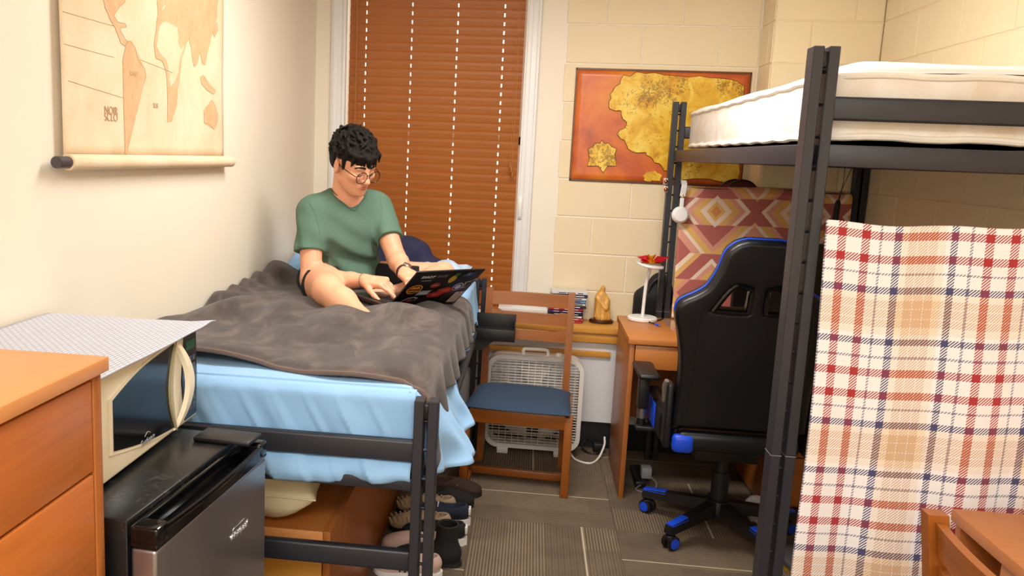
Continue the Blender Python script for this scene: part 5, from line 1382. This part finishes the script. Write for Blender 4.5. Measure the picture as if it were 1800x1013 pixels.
text('sticker_lettering', 'GO!', .020, plain('sticker_peach', (222, 130, 110), .4), LM(.53, .36, .0022), ld, .0002); text('sticker_lettering', 'GO!', .020, MATS['sticker_peach'], LM(.635, .47, .0026), ld, .0002)
stk('sticker', .33, .43, rect(.030, .014, .003), (150, 160, 176)); stk('sticker_print', .33, .44, rect(.020, .002), (206, 212, 220), .0010); stk('sticker_print', .33, .415, rect(.020, .002), (206, 212, 220), .0010)
fin = [(-.045, -.028), (-.035, .002), (-.010, .026), (.022, .030), (.044, .022), (.034, .006), (.012, -.008), (.018, -.026)]
stk('sticker', .19, .20, fin, (196, 192, 200)); stk('sticker_print', .19, .20, [(x*.86, y*.86) for x, y in fin], (34, 28, 34), .0010); stk('sticker_print', .20, .24, oval(.014, .010), (150, 44, 60), .0014)
stk('sticker', .90, .25, rect(.024, .036, .004), (206, 186, 180));
for k in range(4): stk('sticker_print', .90, .16+.05*k, rect(.014, .0012, .0), (120, 104, 104), .0010)
stk('sticker_print', .91, .365, oval(.005, .005), (120, 104, 104), .0010)
dog = [(-.034, -.034), (-.020, -.010), (-.026, .010), (.0, .016), (.020, .034), (.030, .028), (.016, .008), (.022, -.006), (.004, -.004), (-.006, -.026)]
stk('sticker', .925, .63, dog, (206, 190, 176)); stk('sticker_print', .925, .63, [(x*.72, y*.72) for x, y in dog], (40, 34, 34), .0010)

# ================================================================== the student
m_skin = None
t = NT('skin'); v = t.coord(); n = t.noise(v, 22, 4); n2 = t.noise(v, 5, 3)
col = t.ramp(n2, [(.3, lin((222, 156, 122))), (.7, lin((238, 178, 142)))]); col = t.mix(t.math('MULTIPLY', n, .22), col, lin((214, 132, 104)))
t.bump(t.noise(v, 260, 3), .06, .001)
t.b.inputs['Subsurface Weight'].default_value = .12; t.b.inputs['Subsurface Radius'].default_value = (.02, .008, .004); t.b.inputs['Subsurface Scale'].default_value = .4
m_skin = t.out(col, .5)
pe = thing('person', 'seated person in a green v-neck shirt and glasses typing on the laptop', 'person', (-.86, 3.68, .93))
rt = Vector((-.84, -.54, 0)).normalized(); fw = Vector((.54, -.84, 0)).normalized(); UP = Vector((0, 0, 1))
SR = onY(548, 373, 3.57); SL = onY(664, 366, 3.74); NB = onY(606, 342, 3.66); NT_ = onY(612, 316, 3.62)
PEL = Vector((-.855, 3.74, .985)); HR = PEL+rt*.09+Vector((0, 0, -.01)); HL = PEL-rt*.09+Vector((0, 0, -.01))
WST = onY(606, 470, 3.70); CH = onY(606, 405, 3.66)
ER = onY(546, 490, 3.45); WR = onY(642, 494, 3.350)
EL = onY(697, 455, 3.60); WL = onY(712, 480, 3.455)
KR = onY(577, 512, 3.215); KL = onY(780, 480, 3.74)
AR = Vector((-.565, 2.985, .925)); AL = Vector((-.50, 3.52, .985))
# head frame: looks down towards the laptop
hf = Vector((.78, -.63, 0)).normalized(); pit = math.radians(25)
HF = (hf*math.cos(pit)-UP*math.sin(pit)).normalized(); HU = (UP*math.cos(pit)+hf*math.sin(pit)).normalized(); HLf = HU.cross(HF).normalized()   # forward, up, to his left
roll_ = math.radians(-5); HU, HLf = HU*math.cos(roll_)+HLf*math.sin(roll_), HLf*math.cos(roll_)-HU*math.sin(roll_)
HC = onY(596, 293, 3.52)+HLf*.074
Mh3 = Matrix((HF, HLf, HU)).transposed()          # columns: forward, left, up
def H(f, l, u): return HC+HF*f+HLf*l+HU*u
h = .0042
B = Field((-1.13, 2.94, .86), (-.26, 3.98, 1.72), h)
# torso (slim, stays inside the shirt), neck
B.ell(PEL, (.15, .12, .10), Matrix((rt, fw, UP)).transposed(), .03); B.cap(PEL, WST, .095, .095, .05); B.ell(WST, (.125, .085, .11), Matrix((rt, fw, UP)).transposed(), .05)
B.ell(CH, (.150, .095, .14), Matrix((rt, fw, UP)).transposed(), .06); B.cap(SR-rt*.02, SL+rt*.02, .060, .060, .05); B.ell(NB+fw*.01-UP*.03, (.11, .07, .05), Matrix((rt, fw, UP)).transposed(), .04)
B.cap(NB+Vector((0, 0, -.04)), H(-.035, 0, -.035), .058, .054, .03)
# arms
def limb(pts, rs, k=.02): B.chain(pts, rs, k)
limb([SR, SR.lerp(ER, .45), ER], [.056, .050, .042]); limb([ER, ER.lerp(WR, .3), ER.lerp(WR, .75), WR], [.042, .043, .033, .027], .015)
limb([SL, SL.lerp(EL, .45), EL], [.056, .049, .041]); limb([EL, EL.lerp(WL, .3), EL.lerp(WL, .75), WL], [.041, .042, .033, .027], .015)
# legs, feet
limb([HR, HR.lerp(KR, .5), KR], [.092, .080, .058], .03); B.ell(KR+UP*.006, (.064, .062, .062), None, .02); limb([KR, KR.lerp(AR, .35), KR.lerp(AR, .8), AR], [.055, .058, .040, .034], .02)
limb([AR, AR+Vector((.09, .0, -.008)), AR+Vector((.16, .03, -.010))], [.034, .034, .026], .02)
limb([HL, HL.lerp(KL, .5), KL], [.084, .066, .046], .03); limb([KL, KL.lerp(AL, .35), KL.lerp(AL, .8), AL], [.046, .048, .036, .032], .02)
limb([AL, AL+Vector((-.08, -.06, -.015)), AL+Vector((-.14, -.09, -.02))], [.034, .030, .024], .02)
# hands: palm, four fingers, thumb
def hand(Wp, fd, up, side, curls, spread=.0, thumb=.6, tips=None):
    fd = fd.normalized(); sd = fd.cross(up).normalized()*side; up = sd.cross(fd).normalized()*side; up = up if up.z > 0 else -up   # sd points to the thumb side
    Mx = Matrix((fd, sd, up)).transposed()
    B.box(Wp+fd*.050, (.046, .040, .014), Mx, .012, .014); B.ell(Wp+fd*.03+sd*.018-up*.004, (.034, .022, .016), Mx, .012)
    B.cap(Wp, Wp+fd*.03, .025, .024, .012)
    for i, (Ls, r) in enumerate((((.044, .026, .021), .0088), ((.048, .029, .022), .0090), ((.044, .027, .021), .0086), ((.034, .020, .018), .0076))):
        off = .031-.0205*i; p = Wp+fd*(.090-.004*abs(i-1)-.006*(i == 3))+sd*off+up*.001; a = 0; dirb = (fd+sd*(spread*(1.5-i))).normalized()
        q0 = p-dirb*.022
        B.cap(q0, p, r*1.05, r*1.08, .006)
        for k, L in enumerate(Ls):
            a += curls[i][k]; dv = dirb*math.cos(a)-up*math.sin(a); q = p+dv*L
            B.cap(p, q, r*(1.04-.08*k), r*(1.0-.10*k), .0025); p = q
        NAILS.append((p-(dv*.004)+(up*math.cos(a)+dirb*math.sin(a))*r*.72, dv, up*math.cos(a)+dirb*math.sin(a), r))
    p = Wp+fd*.022+sd*.030-up*.004
    for k, L in enumerate((.040, .032, .026)):
        an = thumb-.22*k; dv = (fd*math.cos(an)+sd*math.sin(an)-up*(.25+.15*k)).normalized(); q = p+dv*L; B.cap(p, q, (.0145, .0115, .0098)[k], (.0118, .0100, .0085)[k], .006); p = q
NAILS = []
rfd = (onY(697, 500, 3.305)-WR); hand(WR, rfd, Vector((-.10, -.28, 1)), 1 if True else -1, [(.42, .25, .15), (.75, .75, .35), (.80, .80, .4), (.80, .8, .4)], .10, .75)
lfd = (onY(731, 496, 3.36)-WL); hand(WL, lfd, Vector((.1, -.35, 1)), -1, [(.55, .55, .3), (.6, .6, .3), (.6, .6, .35), (.6, .65, .35)], .06, .7)
# head
B.ell(H(-.012, 0, .045), (.098, .0755, .094), Mh3, .02); B.ell(H(.030, 0, -.020), (.066, .061, .085), Mh3, .03); B.ell(H(.046, 0, -.066), (.042, .040, .036), Mh3, .03)
B.ell(H(.078, 0, -.088), (.021, .022, .017), Mh3, .02); B.cap(H(.010, -.050, -.050), H(.060, -.020, -.084), .018, .016, .025); B.cap(H(.010, .050, -.050), H(.060, .020, -.084), .018, .016, .025)
B.cap(H(.078, -.036, .030), H(.078, .036, .030), .014, .014, .018)
for s in (-1, 1):
    B.ell(H(.068, s*.040, -.012), (.024, .024, .020), Mh3, .02); B.ell(H(.094, s*.031, .010), (.012, .017, .012), Mh3, .008, sub=True)
    B.ell(H(.0795, s*.031, .009), (.0130, .0150, .0125), Mh3, .004)
B.cap(H(.092, 0, .022), H(.112, 0, -.020), .0085, .0115, .010); B.ell(H(.112, 0, -.024), (.012, .0125, .010), Mh3, .008)
for s in (-1, 1): B.ell(H(.103, s*.0115, -.027), (.010, .008, .0075), Mh3, .006)
B.ell(H(.090, 0, -.052), (.012, .022, .012), Mh3, .012)
for s in (-1, 1):
    B.ell(H(-.010, s*.081, -.002), (.021, .0085, .033), Mh3 @ Matrix.Rotation(s*.35, 3, 'Z') @ Matrix.Rotation(-.2, 3, 'Y'), .004); B.ell(H(-.004, s*.090, .002), (.011, .006, .019), Mh3, .004, sub=True); B.ell(H(-.004, s*.075, -.026), (.009, .006, .009), Mh3, .004)
body = solid('body', B, m_skin, pe)
m_nail = plain('nail', (240, 190, 168), .3)
for p, dv, un, r in NAILS: part('fingernail', MB().ell(p, (.0052, r*.62, .0012), 10, 6, Matrix((dv, un.cross(dv), un)).transposed()), m_nail, body)
m_lip = plain('lip', (198, 104, 96), .4)
part('lips', MB().tube(bez([H(.089, -.023, -.0535), H(.0985, -.012, -.0505), H(.1020, 0, -.0510), H(.0985, .012, -.0505), H(.089, .023, -.0535)], 5), [.0018+.0022*math.sin(PI*i/20) for i in range(21)], 8)
     .tube(bez([H(.089, -.021, -.0570), H(.0980, -.011, -.0595), H(.1005, 0, -.0605), H(.0980, .011, -.0595), H(.089, .021, -.0570)], 5), [.0018+.0026*math.sin(PI*i/20) for i in range(21)], 8), m_lip, body)
m_hair = None
t = NT('hair_dark'); v = t.coord(); n = t.noise(t.coord(scale=(1, 1, .5)), 130, 4, .7, 2.0)
col = t.ramp(n, [(.35, lin((10, 8, 8))), (.6, lin((26, 20, 17))), (.82, lin((62, 48, 38)))]); t.bump(n, .7, .004)
t.b.inputs['Specular IOR Level'].default_value = .2; m_hair = t.out(col, .6)
for s in (-1, 1):
    part('eyebrow', MB().tube(bez([H(.0945, s*.013, .0330), H(.0940, s*.028, .0385), H(.0840, s*.046, .0350), H(.0770, s*.054, .029)], 5), [.0050-.00014*i for i in range(16)], 6), m_hair, body)
    part('eyelashes', MB().tube(bez([H(.0905, s*.018, .0030), H(.0935, s*.030, -.0015), H(.0885, s*.042, .0010)], 5), .0013, 5), m_hair, body)
# hair: a full cap with tousled locks
Fh = Field(tuple(HC-Vector((.17, .17, .14))), tuple(HC+Vector((.17, .17, .20))), .0036)
Fh.ell(H(-.020, 0, .058), (.106, .0855, .098), Mh3, .01); Fh.ell(H(-.062, 0, .004), (.060, .070, .066), Mh3, .03)
Fh.box(H(.085, 0, -.062), (.085, .13, .105), Mh3, .02, .012, sub=True); Fh.box(H(.0, 0, -.125), (.14, .14, .08), Mh3, .02, .01, sub=True)
Fh.box(H(-.006, 0, -.018), (.030, .14, .050), Mh3, .014, .008, sub=True)
rng = random.Random(4)
for i in range(330):
    a = rng.uniform(-PI, PI); e = math.asin(rng.uniform(-.25, 1))
    d = Vector((math.cos(a)*math.cos(e), math.sin(a)*math.cos(e), math.sin(e)))
    fwdness = d.x
    if d.z < .30 and fwdness > .25: continue
    if d.z < -.05 and fwdness > -.35: continue
    p = Vector((-.020+d.x*.104, d.y*.084, .058+d.z*.097))
    tang = Vector((.9+rng.uniform(-.6, .6), rng.uniform(-1, 1), -.35+rng.uniform(-.7, .5))); tang = (tang-d*tang.dot(d)).normalized()
    L = rng.uniform(.018, .040); r = rng.uniform(.0042, .0082); lift = rng.uniform(.000, .010)
    q1 = p+d*lift; q2 = q1+tang*L*.55+d*rng.uniform(.0, .008); q3 = q2+tang*L*.5-d*rng.uniform(.0, .012)+Vector((0, rng.uniform(-.01, .01), 0))
    Fh.cap(H(*q1), H(*q2), r, r*.85, .004); Fh.cap(H(*q2), H(*q3), r*.85, r*.4, .003)
for i in range(26):   # fringe falling on the forehead
    l = lerp(-.066, .064, i/25)+rng.uniform(-.004, .004); x0 = .084-.55*abs(l)**1.25*2.2
    p = Vector((x0-.012, l, .098+rng.uniform(-.006, .008))); q = Vector((x0+.014, l+rng.uniform(-.008, .014), .078+rng.uniform(-.006, .006))); e_ = Vector((x0+.014, q.y+rng.uniform(-.010, .014), .033+rng.uniform(-.006, .012)))
    Fh.cap(H(*p), H(*q), .010, .0085, .006); Fh.cap(H(*q), H(*e_), .0085, .0035, .004)
for s in (-1, 1):      # sideburns
    Fh.cap(H(.020, s*.074, .050), H(.026, s*.072, .004), .011, .006, .008)
solid('hair', Fh, m_hair, pe)
# glasses
m_spec = plain('spectacle_frame', (22, 18, 18), .25)
t = NT('lens_glass'); g = t.node('ShaderNodeBsdfTransparent'); g.inputs[0].default_value = (.97, .97, .98, 1); gl = t.node('ShaderNodeBsdfGlossy'); gl.inputs['Roughness'].default_value = .03
mx = t.node('ShaderNodeMixShader'); mx.inputs[0].default_value = .07; t.t.links.new(g.outputs[0], mx.inputs[1]); t.t.links.new(gl.outputs[0], mx.inputs[2]); t.t.links.new(mx.outputs[0], t.n['Material Output'].inputs[0]); m_lens = t.m
gs = None
for s in (-1, 1):
    c = (.112, s*.0335, .000)
    ringp = [H(c[0]-.010*(abs(.0335+.0255*math.cos(a)*1)-.01)*4*.25, c[1]+s*.0275*math.cos(a), c[2]+.0255*math.sin(a)) for a in [2*PI*i/32 for i in range(32)]]
    r_ = part('glasses_rim', MB().tube(ringp, 0.0018, 8, closed=True), m_spec, pe)
    part('lens', MB().add([*ringp], [tuple(range(32))]), m_lens, r_, smooth=False)
    part('temple', MB().tube(bez([H(.108, s*.060, .006), H(.095, s*.070, .009), H(.040, s*.077, .010), H(-.008, s*.080, .010), H(-.030, s*.078, -.012)], 6), 0.0018, 8), m_spec, pe)
part('glasses_bridge', MB().tube(bez([H(.111, -.010, .008), H(.1165, 0, .012), H(.111, .010, .008)], 6), 0.0018, 8), m_spec, pe)

# shirt: heathered green v-neck
t = NT('shirt_green'); v = t.coord(); n = t.noise(v, 420, 2, .7); n2 = t.noise(t.coord(scale=(1, 1, 6)), 30, 3)
col = t.mix(n, lin((66, 96, 80)), lin((104, 134, 116))); col = t.mix(t.math('MULTIPLY', n2, .25), col, lin((74, 104, 86)))
t.bump(t.math('ADD', n, t.math('MULTIPLY', t.noise(t.coord(scale=(5, 5, 2)), 3, 4), 2)), .25, .004); m_shirt = t.out(col, .9)
S_ = Field((-1.14, 3.30, .88), (-.46, 3.99, 1.47), .0055)
MT3 = Matrix((rt, fw, UP)).transposed()
S_.ell(PEL+UP*.01, (.168, .140, .11), MT3, .03); S_.cap(PEL, WST, .112, .110, .06); S_.ell(WST, (.148, .108, .12), MT3, .06); S_.ell(CH, (.172, .118, .15), MT3, .06)
S_.cap(SR-rt*.03+UP*.004, SL+rt*.03+UP*.004, .071, .071, .05); S_.cap(SR-rt*.06+UP*.03, NB+rt*.02-UP*.004, .045, .052, .04); S_.cap(SL+rt*.06+UP*.03, NB-rt*.02-UP*.004, .045, .052, .04)
eR = SR.lerp(ER, .60); eL = SL.lerp(EL, .62)
S_.cap(SR, eR+(eR-SR)*.3, .068, .064, .03); S_.cap(SL, eL+(eL-SL)*.3, .068, .062, .03)
S_.disp(lambda X, Y, Z: .0065*np.sin(Z*46+X*30+np.sin(Y*22))*np.clip((1.30-Z)/.2, 0, 1)+.0045*np.sin(X*70-Y*40+Z*55)*np.clip((1.34-Z)/.25, 0, 1))
# cuffs, hem, neck opening
def cut_side(F, c, d, r):     # remove what lies beyond a cuff plane, near that arm only
    c = np.array(c); d = np.array(d.normalized()); sl, X, Y, Z = F._sub(c-r, c+r)
    dist = (X-c[0])*d[0]+(Y-c[1])*d[1]+(Z-c[2])*d[2]; F.a[sl] = np.maximum(F.a[sl], dist)
NV = NB+fw*.05
Vb = onY(623, 371, 3.55)
S_.cap(NB+UP*.16+fw*.02, NB+UP*.0+fw*.012, .068, .064, .008, sub=True)
for k in range(9):
    q = k/8; c = (NB+fw*.045-UP*.005).lerp(Vb, q); w_ = lerp(.062, .004, q)
    for s in (-1, 0, 1): S_.cap(c+rt*s*w_*.6-fw*.03+UP*.01, c+rt*s*w_*.6+fw*.11+UP*.012, max(.006, w_*.45), max(.006, w_*.45), .003, sub=True)
sh_mesh = S_
for c, d in ((eR, eR-SR), (eL, eL-SL)): cut_side(S_, c, d, .13) if False else None
# sleeves are cut by removing a fat capsule beyond each cuff
S2 = S_
def beyond(F, c, d, L, r, off):
    d = d.normalized(); M_ = d.to_track_quat('Z', 'Y').to_matrix(); F.box(c+d*(L/2), (r, r, L/2), M_, .004, .002, sub=True)
beyond(S_, eR+rt*.012, eR-SR+Vector((0, 0, -.02)), .10, .083, 0); beyond(S_, eL-rt*.018, eL-SL, .10, .075, 0)
S_.plane((0, 0, .935), (0, 0, -1))
st = solid('shirt', S_, m_shirt, pe)
col_pts = []
m_collar = plain('shirt_rib', (80, 112, 94), .9, bump=.3, bscale=500)
# shorts
m_short = fabric('shorts_black', (22, 22, 26), .9, 700)
Q = Field((-1.10, 3.18, .86), (-.42, 3.98, 1.12), .006)
Q.ell(PEL-UP*.01, (.160, .130, .10), MT3, .03); Q.cap(HR, HR.lerp(KR, .60), .104, .094, .03); Q.cap(HL, HL.lerp(KL, .80), .094, .066, .03)
d = KR-HR; beyond(Q, HR.lerp(KR, .58), d, .14, .13, 0); d = KL-HL; beyond(Q, HL.lerp(KL, .76), d, .18, .12, 0); Q.plane((0, 0, .885), (0, 0, -1)); Q.plane((0, 0, 1.06), (0, 0, 1))
solid('shorts', Q, m_short, pe)
# watch, bracelet, necklace
fa = (WL-EL).normalized(); wc = WL-fa*.012
def ring(c, ax, r, tr, mat, nm, parent=pe, flat=1):
    ax = ax.normalized(); u = ax.orthogonal().normalized(); w = ax.cross(u)
    return part(nm, MB().tube([c+u*r*math.cos(a)+w*r*math.sin(a) for a in [2*PI*i/24 for i in range(24)]], tr, 8, closed=True), mat, parent)
wt = ring(wc, fa, .0300, .0062, plain('watch_strap', (52, 30, 24), .5), 'watch_strap')
wn_ = (UP-fa*UP.dot(fa)).normalized(); wn_ = (wn_+Vector((.5, -.3, 0))).normalized(); wn_ = (wn_-fa*wn_.dot(fa)).normalized()
part('watch_case', MB().lathe([(.017, 0), (.018, .004), (.016, .009), (.0, .0095)], (0, 0, 0), 20, Matrix.Translation(wc+wn_*.029) @ wn_.to_track_quat('Z', 'Y').to_matrix().to_4x4()), plain('watch_steel', (190, 184, 176), .25, .9), pe)
fa = (WR-ER).normalized(); ring(WR-fa*.010, fa, .0300, .0021, plain('bracelet_grey', (120, 108, 96), .5), 'bracelet')
# ribbed edge of the v-neck, laid on the shirt where it meets the skin
from mathutils.bvhtree import BVHTree
def bvh(o):
    me = o.data; M = wmat(o); return BVHTree.FromPolygons([M @ v.co for v in me.vertices], [tuple(p.vertices) for p in me.polygons])
tr_s, tr_b = bvh(st), bvh(body)
rib = []
for px, py in [(p.x, p.y) for p in bez([(578, 330, 0), (586, 343, 0), (604, 358, 0), (622, 370, 0), (634, 356, 0), (645, 342, 0)], 6)]:
    d = ray(px, py).normalized(); hs = [q for q in (tr_s.ray_cast(C0, d)[3], tr_b.ray_cast(C0, d)[3]) if q]
    if hs: rib.append(C0+d*(min(hs)-.001))
part('neck_rib', MB().tube(rib, .0034, 8), m_collar, st)

def on_figure(pts, n=6, lift=.001):
    out = []
    for q in bez([(x, y, 0) for x, y in pts], n):
        d = ray(q.x, q.y).normalized(); hs = [k for k in (tr_s.ray_cast(C0, d)[3], tr_b.ray_cast(C0, d)[3]) if k]
        if hs: out.append(C0+d*(min(hs)-lift))
    return out
part('necklace', MB().tube(on_figure([(579, 322), (582, 330), (587, 338), (593, 344)]), .0017, 6), m_blk, pe)
m_seam = plain('shirt_seam', (70, 100, 84), .9)
for pts in ([(541, 352), (552, 372), (559, 395), (563, 425)], [(668, 345), (671, 370), (668, 400), (664, 428)], [(521, 433), (540, 436), (562, 436)]):
    part('seam', MB().tube(on_figure(pts, 6, .0002), .0009, 6), m_seam, st)
